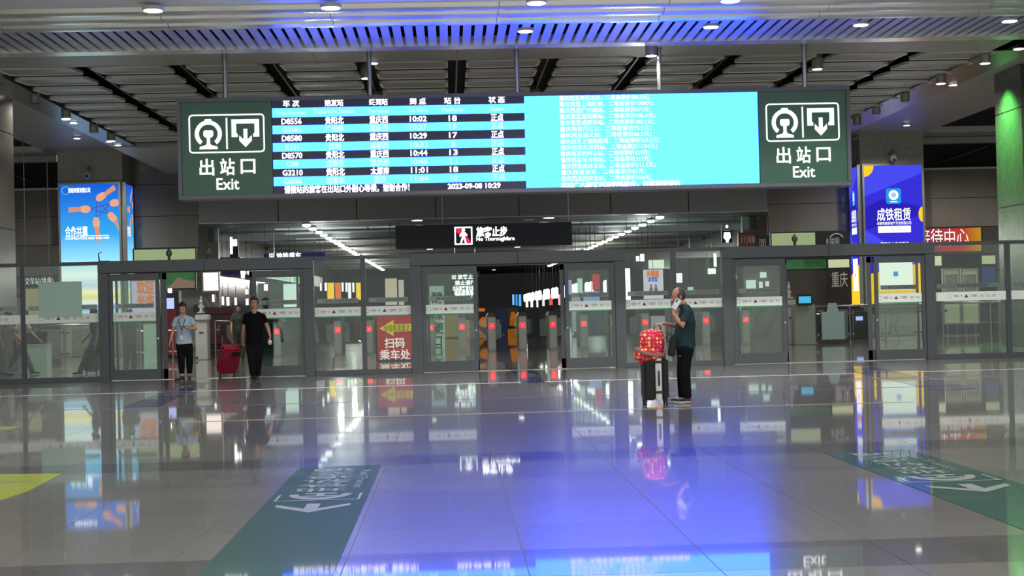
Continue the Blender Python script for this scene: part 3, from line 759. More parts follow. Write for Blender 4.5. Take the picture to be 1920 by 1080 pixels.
def exit_panel(xa, xb):
    p = MB().box((xa, yp, BBm+t), (xb, yp+.05, BT-t)).build('exit_panel', green_m, r, bevel=.006)
    cx = (xa+xb)/2; cz = BT-.085-.66; s = 1/K; yq = yp-.012; b = MB()
    def pr(pts): b.prism([(cx+u*s, cz-v*s) for u, v in pts], yq, yp-.001)
    # rounded outline as strips
    def outline(hw, hh, rc, th):
        o = []; i = []
        for (sx, sy, a0) in ((1, -1, -PI/2), (1, 1, 0), (-1, 1, PI/2), (-1, -1, PI)):
            for k in range(5):
                a_ = a0+PI/2*k/4; c0, s0 = math.cos(a_), math.sin(a_)
                o.append((sx*(hw-rc)+rc*c0, sy*(hh-rc)+rc*s0)); i.append((sx*(hw-rc)+(rc-th)*c0, sy*(hh-rc)+(rc-th)*s0))
        for k in range(20): pr([o[k], o[(k+1) % 20], i[(k+1) % 20], i[k]])
    outline(70, 36, 7, 2.6)
    pr([(-1.4, -29), (1.4, -29), (1.4, 29), (-1.4, 29)])
    N = 22
    for k in range(N):
        a0 = math.radians(128+284*k/N); a1 = math.radians(128+284*(k+1)/N)
        pr([(-34+25*math.cos(a0), 0+25*math.sin(a0)), (-34+25*math.cos(a1), 25*math.sin(a1)), (-34+17.5*math.cos(a1), 17.5*math.sin(a1)), (-34+17.5*math.cos(a0), 17.5*math.sin(a0))])
    pr([(-39.5, -27.5), (-28.5, -27.5), (-26.5, -23), (-41.5, -23)])
    pr([(-43, -4), (-41, -6.5), (-27, -6.5), (-25, -4), (-25, 3), (-27.5, 6.5), (-40.5, 6.5), (-43, 3)])
    pr([(-37, 6.5), (-31, 6.5), (-31, 18), (-29, 21), (-18, 24), (-17, 28.5), (-51, 28.5), (-50, 24), (-39, 21), (-37, 18)])
    pr([(9, -26), (60, -26), (60, -18), (9, -18)]); pr([(9, -18), (17.5, -18), (17.5, 0), (20, 1), (20, 7), (9, 7)]); pr([(60, -18), (51.5, -18), (51.5, 0), (49, 1), (49, 7), (60, 7)])
    pr([(31, -8), (38, -8), (38, 12), (46, 4), (46, 14), (34.5, 26), (23, 14), (23, 4), (31, 12)])
    b.build('pictogram', letter_e, p)
    zt_ = cz-62*s
    for k, ch in enumerate('出站口'): text(ch, (cx+(k-1)*38*s, yq, zt_), .37, letter_e, p, bold=.02, w=.30)
    text('Exit', (cx, yq, zt_-.36), .34, letter_e, p, bold=.015, w=.47)
exit_panel(BL+t, d0-.01); exit_panel(d2+.01, BR-t)
# display
dsp = MB().box((d0, yp, BBm+t), (d2, yp+.05, BT-t)).build('display', black_m, r)
bounds = [0, 17.3, 35, 49.7, 65.7, 82.3, 98.7, 113.6, 130.6, 145.5, 162.5, 177]
zb_ = lambda k: bz0+.03-bounds[k]/177*(bz0+.03-(BBm+t))
for k in range(11):
    m_ = led_dark if k % 2 == 0 else led_cyan
    MB().box((d0+.005, yp-.012, zb_(k+1)), (d1, yp-.002, zb_(k))).build('display_row', m_, dsp)
MB().box((d1, yp-.012, BBm+t+.01), (d2-.01, yp-.002, BT-t)).build('display_field', led_cyan, dsp)
colx = [545, 624.5, 707, 780.5, 845, 928]
def row(k, vals, h=.135, bold=.05, m_=led_white, ws=None):
    z = (zb_(k)+zb_(k+1))/2; it = []
    for i, (c, v) in enumerate(zip(colx, vals)):
        if v: it.append((v, (bX(c), yp-.016, z), h, dict(w=(ws[i]/K if ws else None), bold=bold)))
    joined_text(it, m_, dsp)
row(0, ['车 次', '始发站', '终到站', '到 点', '站 台', '状 态'], .165, .03, led_white, [30, 34, 34, 30, 30, 30])
row(1, ['Train Number', 'Departure Station', 'Terminal', 'To Time', 'Platform', 'State'], .12, .02, led_cyan2, [58, 74, 38, 36, 38, 24])
W1 = [37, 34, 34, 31, 15, 23]
row(2, ['D8556', '贵阳北', '重庆西', '10:02', '18', '正点'], .165, .03, led_white, W1)
row(3, ['G2881', '广州南', '重庆西', '10:27', '15', '正点'], .15, .03, led_cyan2, [34, 34, 34, 31, 13, 23])
row(4, ['D8580', '贵阳北', '重庆西', '10:29', '17', '正点'], .165, .03, led_white, W1)
row(5, ['K131', '昆明', '成都西', '10:31', '1', '正点'], .15, .03, led_cyan2, [24, 22, 34, 31, 6, 23])
row(6, ['D8570', '贵阳北', '重庆西', '10:44', '13', '正点'], .165, .03, led_white, W1)
row(7, ['C08', '成都东', '重庆西', '10:46', '11', '正点'], .15, .03, led_cyan2, [22, 34, 34, 31, 13, 23])
row(8, ['G3210', '贵阳北', '太原南', '11:01', '18', '正点'], .165, .03, led_white, W1)
row(9, ['G8888', '成都东', '重庆', '11:04', '10', '正点'], .15, .03, led_cyan2, [32, 34, 22, 33, 13, 24])
zz = (zb_(10)+zb_(11))/2
text('请接站的旅客在出站口外耐心等候，谢谢合作！', (bX(645), yp-.016, zz), .17, led_white, dsp, w=232/K, bold=.03)
text('2023-09-08 10:29', (bX(882), yp-.016, zz), .15, led_white, dsp, w=98/K, bold=.04)
ends = ['，二等座票价386.5元；', '，二等座票价1088元；', '，二等座票价371元；', '，二等座票价386.5元；', '，二等座票价382.5元；', '，二等座票价75.5元；', '，二等座票价86.5元；', '，二等座票价369.5元；', '，二等座票价1154元；', '，二等座票价429元；', '，二等座票价317元；', '，二等座票价211.5元；', '，二等座票价87元；', '，二等座票价566元；']
starts = ['重庆西至贵阳北站', '重庆西至上海虹桥', '重庆西至广州南站', '重庆西至昆明南站', '重庆西至成都东站', '重庆西至内江北', '重庆西至遵义站', '重庆西至上饶南昌西', '重庆西至北京西站', '重庆西至杭州东站', '重庆西至长沙南站', '重庆西至桂林北站', '重庆西至自贡', '重庆西至西安北站']
it = []; wd = [170, 178, 172, 180, 178, 172, 172, 187, 182, 168, 170, 178, 160, 170]
for k in range(14):
    it.append((starts[k]+ends[k], (bX(1045.5+wd[k]/2), yp-.018, BT-t-.06-k*.131), .115, dict(w=wd[k]/K, bold=.0)))
it.append(('欢迎广大旅客关注铁路服务，祝您旅途愉快', (bX(1157), yp-.018, BT-t-.06-14*.131), .115, dict(w=225/K, bold=.03)))
joined_text(it, led_fare, dsp)
for px, py in ((421, 105), (692, 96), (968, 92), (1235, 88), (1507, 80)):
    x = P(px, py, YB+.1)[0]
    MB().cyl((x, YB+.1, BT-.02), (x, YB+.1, 6.86), .05, n=12).build('suspension_rod', steel, r, smooth=False)
    MB().cyl((x, YB+.1, 6.80), (x, YB+.1, 6.855), .07, n=12).build('rod_flange', steel, r)

# dark hanging sign beyond the doors
YS = 50.0
a = P(742, 467, YS); b_ = P(1072, 415, YS)
r = thing('hanging_sign', ((a[0]+b_[0])/2, YS, 3.46), 'dark navy hanging sign with lit no-entry pictogram over the fare gates', 'sign')
MB().box((a[0], YS, 3.46), (b_[0], YS+.25, 4.24)).build('sign_box', mat('navy_panel', rgb(34, 38, 54), .35), r, bevel=.02)
cx, cz = P(869, 442, YS)[0], P(869, 442, YS)[2]; y_ = YS-.012; b = MB()
hw = .30
for q in (((-hw, -hw), (hw, -hw+.045)), ((-hw, hw-.045), (hw, hw)), ((-hw, -hw+.045), (-hw+.045, hw-.045)), ((hw-.045, -hw+.045), (hw, hw-.045))):
    b.box((cx+q[0][0], y_, cz+q[0][1]), (cx+q[1][0], YS, cz+q[1][1]))
b.build('pictogram', white_e, r)
MB().prism([(cx-.24, cz+.24), (cx-.12, cz+.24), (cx+.24, cz-.18), (cx+.24, cz-.24), (cx+.12, cz-.24), (cx-.24, cz+.14)], y_+.002, YS).build('slash', emis('lit_red', rgb(230, 40, 80), 1.2), r)
b = MB(); b.ell((cx, YS-.01, cz+.19), (.06, .012, .06)); b.prism([(cx-.06, cz+.12), (cx+.06, cz+.12), (cx+.14, cz+.02), (cx+.10, cz-.02), (cx+.05, cz+.03), (cx+.05, cz-.04), (cx+.10, cz-.24), (cx+.04, cz-.24), (cx, cz-.08), (cx-.06, cz-.24), (cx-.12, cz-.24), (cx-.05, cz-.03), (cx-.05, cz+.02), (cx-.12, cz-.04), (cx-.14, cz+.0)], y_-.004, YS)
b.build('figure_print', white_e, r)
t1 = P(922, 434, YS); text('旅客止步', (t1[0], y_, t1[2]), .34, white_e, r, w=1.02, bold=.035)
t1 = P(929, 448.5, YS); text('No Thoroughfare', (t1[0], y_, t1[2]), .18, white_e, r, w=1.28, bold=.03)
for px in (829, 1185-8, 838-0):
    if px == 838: continue
    x = P(px, 400, YS)[0]; MB().cyl((min(x, b_[0]-.1) if px > 1000 else x, YS+.12, 4.22), (min(x, b_[0]-.1) if px > 1000 else x, YS+.12, 6.85), .035, n=10).build('suspension_rod', steel, r)
# ================================================================== CEILING LAMPS
def ordn(k):
    a = ['first', 'second', 'third', 'fourth', 'fifth', 'sixth', 'seventh', 'eighth', 'ninth', 'tenth', 'eleventh', 'twelfth', 'thirteenth', 'fourteenth', 'fifteenth', 'sixteenth', 'seventeenth', 'eighteenth', 'nineteenth', 'twentieth']
    return a[k] if k < 20 else 'twenty-'+a[k-20]
def downlight(px, py, z, label, r_=.11, power=0, col=(1, .95, .85), group=None):
    p = G(px, py, z)
    r = thing('ceiling_light', p, label, 'lamp', group)
    MB().cyl((p[0], p[1], z-.012), (p[0], p[1], z+.05), r_*1.18, n=20).build('trim_ring', rim_m, r)
    MB().cyl((p[0], p[1], z-.02), (p[0], p[1], z-.011), r_, n=20).build('lens', lamp_e, r)
    if power:
        l = bpy.data.lights.new('lamp_light', 'SPOT'); l.energy = power; l.color = col; l.spot_size = 2.0; l.spot_blend = .6; l.shadow_soft_size = r_
        o = bpy.data.objects.new('lamp_light', l); COL.objects.link(o); o.parent = r; o.location = (0, 0, -.05)
for px, py, d in ((287, 19, 'leftmost'), (620, 14, 'second from the left'), (1006, 5, 'third from the left'), (1369, 1, 'fourth from the left')):
    downlight(px, py, 6.74, 'round ceiling lamp among the ribbed ceiling, %s of its row' % d, .16, 900)
for px, py, d in ((985, 58, 'near the middle'), (1333, 50, 'right of the middle'), (1614, 46, 'third from the left'), (1893, 39, 'rightmost')):
    downlight(px, py, 6.82, 'round lamp among the slotted slats, %s' % d, .14, 800)
def can(px, py, lit, label, p=None):
    z = 6.66; p = G(px, py, z) if p is None else p; p[0] = min(gx, key=lambda q: abs(q-p[0])) if -9.6 < p[0] < 11.5 else p[0]
    r = thing('ceiling_light', (p[0], p[1], z), label, 'lamp')
    MB().cyl((p[0], p[1], z), (p[0], p[1], z+.36), .125, n=20).build('housing', panel_m, r)
    MB().cyl((p[0], p[1], z+.36), (p[0], p[1], z+.6), .03, n=8).build('stem', dark_m, r)
    MB().cyl((p[0], p[1], z-.008), (p[0], p[1], z+.002), .11, n=20).build('lens', lamp_e if lit else black_m, r)
    if lit:
        l = bpy.data.lights.new('lamp_light', 'SPOT'); l.energy = 450; l.color = (1, .95, .85); l.spot_size = 2.2; l.spot_blend = .6; l.shadow_soft_size = .11
        o = bpy.data.objects.new('lamp_light', l); COL.objects.link(o); o.parent = r; o.location = (0, 0, -.05)
for a in ((706, 147, 1, 'lit cylinder lamp in the ceiling slot above the left half of the board'), (1213, 105, 1, 'lit lamp in the ceiling slot right of the board centre'),
          (1519, 130, 1, 'lit cylinder lamp beside the right suspension rod of the board'), (1847, 119, 1, 'lit cylinder lamp by the beam at the far right, nearest one'),
          (1764, 157, 1, 'lit cylinder lamp by the right beam, second from the right edge'), (1697, 190, 0, 'unlit cylinder lamp by the right beam, third from the right edge'),
          (1643, 214, 0, 'unlit cylinder lamp by the right beam, fourth from the right edge'), (1607, 233, 0, 'unlit cylinder lamp by the right beam, farthest one'),
          (39, 158, 0, 'unlit cylinder lamp by the left beam, nearest one'), (105, 193, 0, 'unlit cylinder lamp by the left beam, second nearest'),
          (159, 222, 1, 'lit cylinder lamp by the left beam, third nearest'), (207, 248, 0, 'unlit cylinder lamp by the left beam, fourth nearest'),
          (237, 264, 1, 'lit cylinder lamp by the left beam, left of the green exit panel')): can(*a)
for x, d in ((-5.87, 'left'), (.28, 'middle'), (6.43, 'right')):
    can(0, 0, 1, 'added fill lamp in a ceiling slot, unseen far behind the board, %s of three' % d, Vector((x, 44.5, 6.66)))  # unseen lamps added behind the board as fill for the far hall
for x, d in ((-5.87, 'leftmost'), (-1.77, 'second'), (2.33, 'third'), (6.43, 'fourth'), (8.48, 'fifth')):
    can(0, 0, 1, 'added fill lamp hidden in the ceiling slot close behind the board, %s of five' % d, Vector((x, 38.4, 6.66)))  # also added out of sight, brightening the space beyond the doors
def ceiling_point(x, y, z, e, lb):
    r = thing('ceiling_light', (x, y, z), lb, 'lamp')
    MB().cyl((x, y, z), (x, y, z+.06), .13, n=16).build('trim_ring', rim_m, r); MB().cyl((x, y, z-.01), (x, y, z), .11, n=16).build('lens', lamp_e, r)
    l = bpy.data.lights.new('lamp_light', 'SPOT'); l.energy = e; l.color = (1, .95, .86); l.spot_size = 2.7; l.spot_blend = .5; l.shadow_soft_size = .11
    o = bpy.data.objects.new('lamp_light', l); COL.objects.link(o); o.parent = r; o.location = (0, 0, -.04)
q_ = G(1897, 227, 7.55)
for sx_, nx_ in ((13.8, 'right'), (-11.3, 'left')):
    for k, y in enumerate((37.5, 41.5, 45.5)): ceiling_point(sx_, y, 7.55, 450, 'added fill lamp hidden above the %s beam, %s from the doors' % (nx_, ordn(k)))  # added lamps the beams conceal, filling the dark interior past the doors
for x, y, d in ((-12.6, 51.5, 'left side bay, added fill before the column'), (16.4, 52.5, 'right side bay, added fill before the column'), (q_[0], q_[1], 'right side bay, seen right of the green lit column')):
    ceiling_point(x, y, 7.55, 900, 'round lamp in the flat ceiling, '+d)  # the two before the columns are added fill for the walls
for px, py, d in ((1910, 91, 'right edge of the picture, near the beam'), (699, 118, 'left half of the board, first in its slot')):
    downlight(px, py, 6.84, 'small round ceiling lamp at the '+d, .11)
for px, py, d in ((123, 223, 'nearest of four in the left beam'), (138, 230, 'second of four in the left beam'), (205, 265, 'third of four in the left beam'), (221, 272, 'farthest of four in the left beam'), (1787, 159, 'the only one in the right beam')):
    downlight(px, py, 6.845, 'small glowing disc imitating a lamp reflection, '+d, .10)  # glowing discs stand in for lamp reflections on the glossy beams
# green spotlight washing the right edge column
l = bpy.data.lights.new('green_spot', 'SPOT'); l.energy = 4200; l.color = (.14, 1, .18); l.spot_size = 1.5; l.spot_blend = 1; l.shadow_soft_size = .1
o = bpy.data.objects.new('green_spot', l); COL.objects.link(o); o.location = (gx0[0]-.8, gx0[1]+1.0, 7.5); o.rotation_euler = (0, -.35, 0)
p = (gx0[0]-.8, gx0[1]+1.0, 7.5)
r = thing('spotlight', p, 'small green spotlight at the ceiling in front of the right edge column', 'lamp')
MB().cyl((p[0], p[1], 7.52), (p[0], p[1], 7.6), .08, n=16).build('housing', dark_m, r)
MB().cyl((p[0], p[1], 7.51), (p[0], p[1], 7.519), .07, n=16).build('lens', emis('green_lens', (.6, 1, .6), 3), r)
# corridor ceiling lamp rows
tube_e = emis('corridor_lamp', (1, 1, .93), 4.0)
proto = None
ZL = 4.78
for X_, nm in (((G(567, 419, ZL)[0]+G(670, 477, ZL)[0])/2, 'left'), ((G(1242, 403, ZL)[0]+G(1107, 466, ZL)[0])/2, 'right')):
    for k in range(26):
        y = 57.8+k*2.6
        if proto is None:
            r = thing('corridor_light', (X_, y, ZL), '', 'lamp', ''); MB().box((X_-.13, y-.5, ZL+.02), (X_+.13, y+.5, 4.878)).build('housing', rim_m, r); MB().ell((X_, y, ZL), (.17, .30, .08), n=12, m=8).build('lens', tube_e, r, smooth=True); proto = r
        else: r = copy_tree(proto, (X_, y, ZL))
        
        if k % 4 == 2:
            l = bpy.data.lights.new('lamp_light', 'POINT'); l.energy = 240; l.color = (.97, 1, .92); l.shadow_soft_size = .12
            o = bpy.data.objects.new('lamp_light', l); COL.objects.link(o); o.parent = r; o.location = (0, 0, -1.0)
        r['label'] = 'oval lit lamp in the %s row on the corridor ceiling, %s from the front' % (nm, ordn(k)); r['group'] = '%s row of corridor lamps' % nm
for px, py, d in ((782, 413, 'left above the dark sign'), (1029, 408, 'right above the dark sign')):
    downlight(px, py, 4.83, 'round lamp at the mouth of the corridor, '+d, .2)
for px, py in ((926, 506), (806, 467), (970, 463)):
    downlight(px, py, 4.83, 'small lamp on the corridor ceiling, around pixel column of the dark sign' if 0 else {926: 'single round lamp on the corridor ceiling seen through the middle doorway', 806: 'small corridor lamp just under the left half of the dark sign', 970: 'small corridor lamp just under the right half of the dark sign'}[px], .16)

# ================================================================== FARE GATES AND RAILINGS
YG = 49.0
gate_m = mat('gate_steel', rgb(150, 152, 148), .3, .5); gate_d = mat('gate_dark_cap', rgb(60, 62, 62), .4)
red_x = emis('red_lamp', (1, .006, .012), 6.0); pink_x = emis('red_lamp_core', (1, .35, .35), 1.3)
gproto = None
gpx = [519, 576, 633, 692, 750, 808, 866, 922, 980, 1037, 1095, 1152, 1210, 1267, 1324, 1399]
gn = ['first', 'second', 'third', 'fourth', 'fifth', 'sixth', 'seventh', 'eighth', 'ninth', 'tenth', 'eleventh', 'twelfth', 'thirteenth', 'fourteenth', 'fifteenth', 'sixteenth']
for k, px in enumerate(gpx):
    x = P(px, 612, YG)[0]
    if gproto is None:
        r = thing('fare_gate', (x, YG, 0), '', 'fare gate', 'row of fare gates'); hw = .13
        MB().box((x-hw, YG, 0), (x+hw, YG+1.5, 1.12)).build('cabinet', gate_m, r, bevel=.02)
        MB().box((x-hw+.03, YG-.006, .08), (x+hw-.03, YG+.001, 1.05)).build('front_panel', mat('gate_front', rgb(168, 170, 166), .3, .3), r)
        b = MB(); b.add([(x-hw-.03, YG+.02, 1.12), (x+hw+.03, YG+.02, 1.12), (x+hw+.03, YG+1.52, 1.12), (x-hw-.03, YG+1.52, 1.12), (x-hw+.03, YG+.12, 1.25), (x+hw-.03, YG+.12, 1.25), (x+hw-.03, YG+1.4, 1.25), (x-hw+.03, YG+1.4, 1.25)], [(0,3,2,1),(4,5,6,7),(0,1,5,4),(1,2,6,5),(2,3,7,6),(3,0,4,7)])
        b.build('top_cap', gate_d, r)
        q = MB().box((x-.085, YG-.014, .74), (x+.085, YG-.006, .90)).build('indicator', red_x, r)
        c = MB()
        for s in (-1, 1): c.prism([(x-s*.05, .775), (x-s*.03, .775), (x+s*.05, .865), (x+s*.03, .865)], YG-.018, YG-.014)
        c.build('cross_mark', pink_x, q)
        for s in (-1, 1):
            q = MB().prism([(x+s*(hw), .35), (x+s*(hw+.30), .45), (x+s*(hw+.30), .98), (x+s*(hw), 1.05)], YG+.70, YG+.715).build('flap', glass, r)
        gproto = r
    else: r = copy_tree(gproto, (x, YG, 0))
    r['label'] = 'steel fare gate cabinet with red cross light, %s from the left' % gn[k]
def railing(pxs, label, y=48.0, z=1.2, posts=None):
    xs_ = [P(q, 600, y)[0] for q in pxs]
    r = thing('glass_railing', ((xs_[0]+xs_[-1])/2, y, 0), label, 'railing')
    MB().cyl((xs_[0], y, z), (xs_[-1], y, z), .035, n=10).build('handrail', steel, r, smooth=True)
    for i, x in enumerate(xs_):
        MB().cyl((x, y, 0), (x, y, z), .028, n=10).cyl((x, y, 0), (x, y, .02), .07, n=12).build('post', steel, r)
        c = MB()
        for zz in (.28, .95):
            for s in (-1, 1): c.cyl((x+s*.04, y-.02, zz), (x+s*.14, y-.02, zz), .03, n=8)
        c.build('clamp', chrome, r, kind='stuff')
        if i < len(xs_)-1: MB().box((x+.08, y-.005, .14), (xs_[i+1]-.08, y+.005, 1.08)).build('pane', glass, r)
    return r
railing([-60, 30, 120, 196, 262], 'glass railing with steel posts behind the left outer screen')
railing([323, 392], 'short glass railing left of the white post, behind the woman')
railing([403, 450], 'short glass railing behind the red suitcase')
railing([1484, 1529, 1594, 1660, 1722], 'glass railing with steel posts behind the right doorway')
railing([1768, 1858, 1920, 1990], 'glass railing behind the right outer screen')

# ================================================================== SHOPS AND SIGNS BEYOND THE DOORS
def slab(name, label, cat, x0, y0, x1, y1, Y, m, th=.06, frame=None, floor=False, fw=.05, group=None):
    a = P(x0, y1, Y); b_ = P(x1, y0, Y)
    zb2 = 0 if floor else a[2]
    r = thing(name, ((a[0]+b_[0])/2, Y, zb2), label, cat, group)
    MB().box((a[0], Y, zb2), (b_[0], Y+th, b_[2])).build('panel', m, r)
    if frame:
        f_ = MB(); f_.box((a[0]-fw, Y-.02, zb2-(0 if floor else fw)), (a[0], Y+th+.02, b_[2]+fw)).box((b_[0], Y-.02, zb2-(0 if floor else fw)), (b_[0]+fw, Y+th+.02, b_[2]+fw)).box((a[0], Y-.02, b_[2]), (b_[0], Y+th+.02, b_[2]+fw))
        if not floor: f_.box((a[0], Y-.02, a[2]-fw), (b_[0], Y+th+.02, a[2]))
        f_.build('frame', frame, r)
    if not floor and name not in ('standing_board',):
        cx_ = (a[0]+b_[0])/2
        if Y < 60.05 and (cx_ < wx(385) or cx_ > wx(1420)) and Y > 50.5:
            MB().box((cx_-.03, Y+th, (a[2]+b_[2])/2-.03), (cx_+.03, 60.0, (a[2]+b_[2])/2+.03)).build('wall_bracket', dark_m, r)
        elif Y > 57.3 and b_[2] < 4.6 and name != 'advert_panel':
            MB().cyl((cx_, Y+th/2, b_[2]), (cx_, Y+th/2, 4.88), .01, n=6).build('hanger', dark_m, r)
    return r, a, b_
ce = lambda n_, c, s=1.0: emis(n_, rgb(*c), s)
# pale green lit bands and green banners on both sides
slab('light_box', 'pale green lit band under the left polished wall', 'light box', 252, 466, 366, 497, 56.6, ce('pale_green_lit', (170, 190, 140), .75), frame=frame_d)
slab('light_box', 'pale green lit band behind the right doorway, left part', 'light box', 1447, 436, 1528, 462, 56.6, ce('pale_green_lit', (170, 190, 140), .75), frame=frame_d)
bn = mat('green_banner', rgb(70, 125, 80), .4, noise=.35, nscale=1.6, emit=rgb(60, 120, 70), es=.2)
r_, a, b_ = slab('banner', 'green landscape banner behind the left doorway', 'banner', 312, 500, 365, 541, 56.4, bn, frame=dark_m)
mt = mat('banner_hills', rgb(150, 130, 110), .5, emit=rgb(150, 120, 100), es=.3)
MB().prism([(a[0], a[2]), (b_[0], a[2]), (b_[0], a[2]+.25), (a[0]+.75, a[2]+.30), (a[0]+.45, a[2]+.42), (a[0]+.2, a[2]+.15)], 56.37, 56.4).build('hill_print', mt, r_)
slab('banner', 'green banner behind the right doorway', 'banner', 1474, 485, 1550, 505, 56.4, bn, frame=dark_m)
slab('light_box', 'lit pale yellow panel over the black menu wall, right doorway', 'light box', 1553, 486, 1592, 502, 56.2, ce('pale_yellow_lit', (205, 210, 165), .9), frame=dark_m)
# black wall with calligraphy, logo board above
menu = mat('black_menu', rgb(40, 32, 32), .35, noise=.5, nscale=1.5)
r_, a, b_ = slab('menu_wall', 'black wall with white brush lettering left of the right column', 'wall sign', 1552, 503, 1592, 650, 56.0, menu, floor=True)
text('重庆', (P(1574, 524, 56)[0], 55.97, P(1574, 524, 56)[2]), .62, mat('chalk_print', rgb(190, 190, 190), .6), r_, w=.62, bold=.01)
r_, a, b_ = slab('shop_sign', 'black shop sign with white round logo behind the right portal frame', 'sign', 1530, 432, 1592, 470, 55.9, mat('shop_black', rgb(30, 34, 32), .4))
text('乡味园', (P(1560, 453, 55.9)[0], 55.86, P(1560, 453, 55.9)[2]), .32, mat('chalk_print', rgb(190, 190, 190), .6), r_, w=.52)
N = 14; b = MB(); c_ = P(1568, 448, 55.9)
for k in range(N):
    a0 = PI*.15+PI*.7*k/N; a1 = PI*.15+PI*.7*(k+1)/N
    b.prism([(c_[0]+.3*math.cos(a0), c_[2]-.08+.3*math.sin(a0)), (c_[0]+.3*math.cos(a1), c_[2]-.08+.3*math.sin(a1)), (c_[0]+.26*math.cos(a1), c_[2]-.08+.26*math.sin(a1)), (c_[0]+.26*math.cos(a0), c_[2]-.08+.26*math.sin(a0))], 55.86, 55.88)
b.build('logo_print', MATS['chalk_print'], r_)
for q, (x0, y0, x1, y1, c, lb) in enumerate(((1387, 438, 1418, 462, (120, 52, 50), 'dark red tilted board standing behind the middle right frame'), (1419, 444, 1440, 466, (40, 40, 42), 'small black board with pale print right of the dark red board'))):
    r_, a, b_ = slab('display_board', lb, 'board', x0, y0, x1, y1+10, 56.3, mat('board_col%d' % q, rgb(*c), .4), frame=dark_m)
    text('川味' if q == 0 else '面', ((a[0]+b_[0])/2, 56.27, (a[2]+b_[2])/2+.1), .3, mat('chalk_print', rgb(190, 190, 190), .6), r_)
# hospitality centre sign and shop right
grad = bpy.data.materials.new('sign_gradient'); grad.use_nodes = True; nt = grad.node_tree; bs = nt.nodes['Principled BSDF']
ge = nt.nodes.new('ShaderNodeNewGeometry'); sx = nt.nodes.new('ShaderNodeSeparateXYZ'); mr = nt.nodes.new('ShaderNodeMapRange'); cr = nt.nodes.new('ShaderNodeValToRGB')
mr.inputs[1].default_value = P(1733, 450, 56)[0]; mr.inputs[2].default_value = P(1839, 450, 56)[0]
cr.color_ramp.elements[0].color = rgb(140, 35, 80); cr.color_ramp.elements[1].color = rgb(200, 150, 30); e_ = cr.color_ramp.elements.new(.7); e_.color = rgb(190, 60, 40)
nt.links.new(ge.outputs['Position'], sx.inputs[0]); nt.links.new(sx.outputs[0], mr.inputs[0]); nt.links.new(mr.outputs[0], cr.inputs[0]); nt.links.new(cr.outputs[0], bs.inputs['Base Color']); nt.links.new(cr.outputs[0], bs.inputs['Emission Color']); bs.inputs['Emission Strength'].default_value = .15; bs.inputs['Roughness'].default_value = .4
r_, a, b_ = slab('shop_sign', 'red to yellow shop sign with white letters right of the right column', 'sign', 1733, 426, 1839, 473, 56.0, grad, th=.15, frame=dark_m)
text('接待中心', (P(1768, 445, 56)[0], 55.96, P(1768, 445, 56)[2]), .72, mat('white_print', rgb(225, 220, 220), .5, emit=(1, 1, 1), es=.5), r_, w=1.95)
slab('shop', 'dark shop front behind the right outer screen', 'shop front', 1733, 474, 1868, 655, 56.4, mat('shop_dark', rgb(26, 28, 30), .3), floor=True)
slab('light_box', 'small lit cream box at the left of the dark shop front', 'light box', 1752, 480, 1765, 498, 55.8, ce('lit_cream2', (215, 220, 180), 1.0), frame=frame_d)
slab('light_box', 'pale green lit box at the right of the dark shop front', 'light box', 1841, 479, 1866, 495, 55.8, ce('pale_green_lit2', (185, 190, 150), .9), frame=frame_d)
slab('screen', 'dim blue screen under the pale lit box of the dark shop', 'screen', 1841, 500, 1866, 533, 55.8, ce('dim_blue_screen', (40, 62, 96), 1.0), frame=black_m)
pg = mat('standee_cream', rgb(176, 180, 146), .5, emit=rgb(160, 165, 130), es=.3)
for x0, x1, lb in ((1772, 1797, 'left of two tall pale standing boards in the dark shop'), (1807, 1832, 'right of two tall pale standing boards in the dark shop')):
    r_, a, b_ = slab('standing_board', lb, 'board', x0, 505, x1, 606, 53.0, pg, frame=steel, floor=False)
    MB().box((a[0]+.05, 52.97, a[2]+1.15), (b_[0]-.05, 52.99, a[2]+1.75)).build('picture', mat('grey_picture', rgb(120, 122, 120), .4, noise=.5, nscale=3, emit=rgb(120, 122, 120), es=.2), r_)
    MB().cyl((a[0]+.1, 53.03, 0), (a[0]+.1, 53.03, a[2]), .03).cyl((b_[0]-.1, 53.03, 0), (b_[0]-.1, 53.03, a[2]), .03).box((a[0], 52.9, 0), (b_[0], 53.2, .04)).build('stand', steel, r_)
slab('poster', 'light blue poster on the wall at the right edge', 'poster', 1899, 476, 1911, 532, 55.0, ce('blue_poster', (110, 175, 200), .9), frame=steel)
# left doorway: kiosk, lit poster, bench wall, white robot-like post
r_, a, b_ = slab('kiosk', 'dark red and black kiosk with small lit screen behind the left doorway', 'kiosk', 312, 545, 335, 668, 50.5, mat('kiosk_black', rgb(35, 34, 35), .35), th=.5, floor=True)
z_ = P(320, 580, 50.5)[2]
MB().box((a[0]+.02, 50.47, .1), (b_[0]-.08, 50.5, z_)).build('front_panel', mat('kiosk_red', rgb(125, 24, 48), .35), r_)
MB().box((a[0]+.05, 50.47, z_+.02), (b_[0]-.16, 50.5, z_+.38)).build('screen', ce('kiosk_screen', (170, 190, 240), 1.3), r_)
MB().box((a[0]+.1, 50.47, z_+.55), (b_[0]-.22, 50.5, z_+.70)).build('logo_lamp', white_e, r_)
slab('light_box', 'bright white and pink lit poster seen in the left doorway', 'light box', 382, 511, 409, 545, 56.3, ce('pinkish_lit', (255, 240, 232), 1.4), frame=steel)
r_, a, b_ = slab('bench', 'dark red high backed bench beyond the railing, left doorway', 'bench', 386, 575, 439, 660, 52.0, mat('bench_red', rgb(84, 38, 40), .4), th=.12, floor=True)
MB().box((a[0], 51.5, .42), (b_[0], 52.0, .50)).build('seat', mat('bench_red2', rgb(70, 34, 34), .4), r_)
MB().box((a[0], 51.96, P(400, 589, 52)[2]-.015), (b_[0], 52.0, P(400, 589, 52)[2]+.015)).build('seam', black_m, r_)
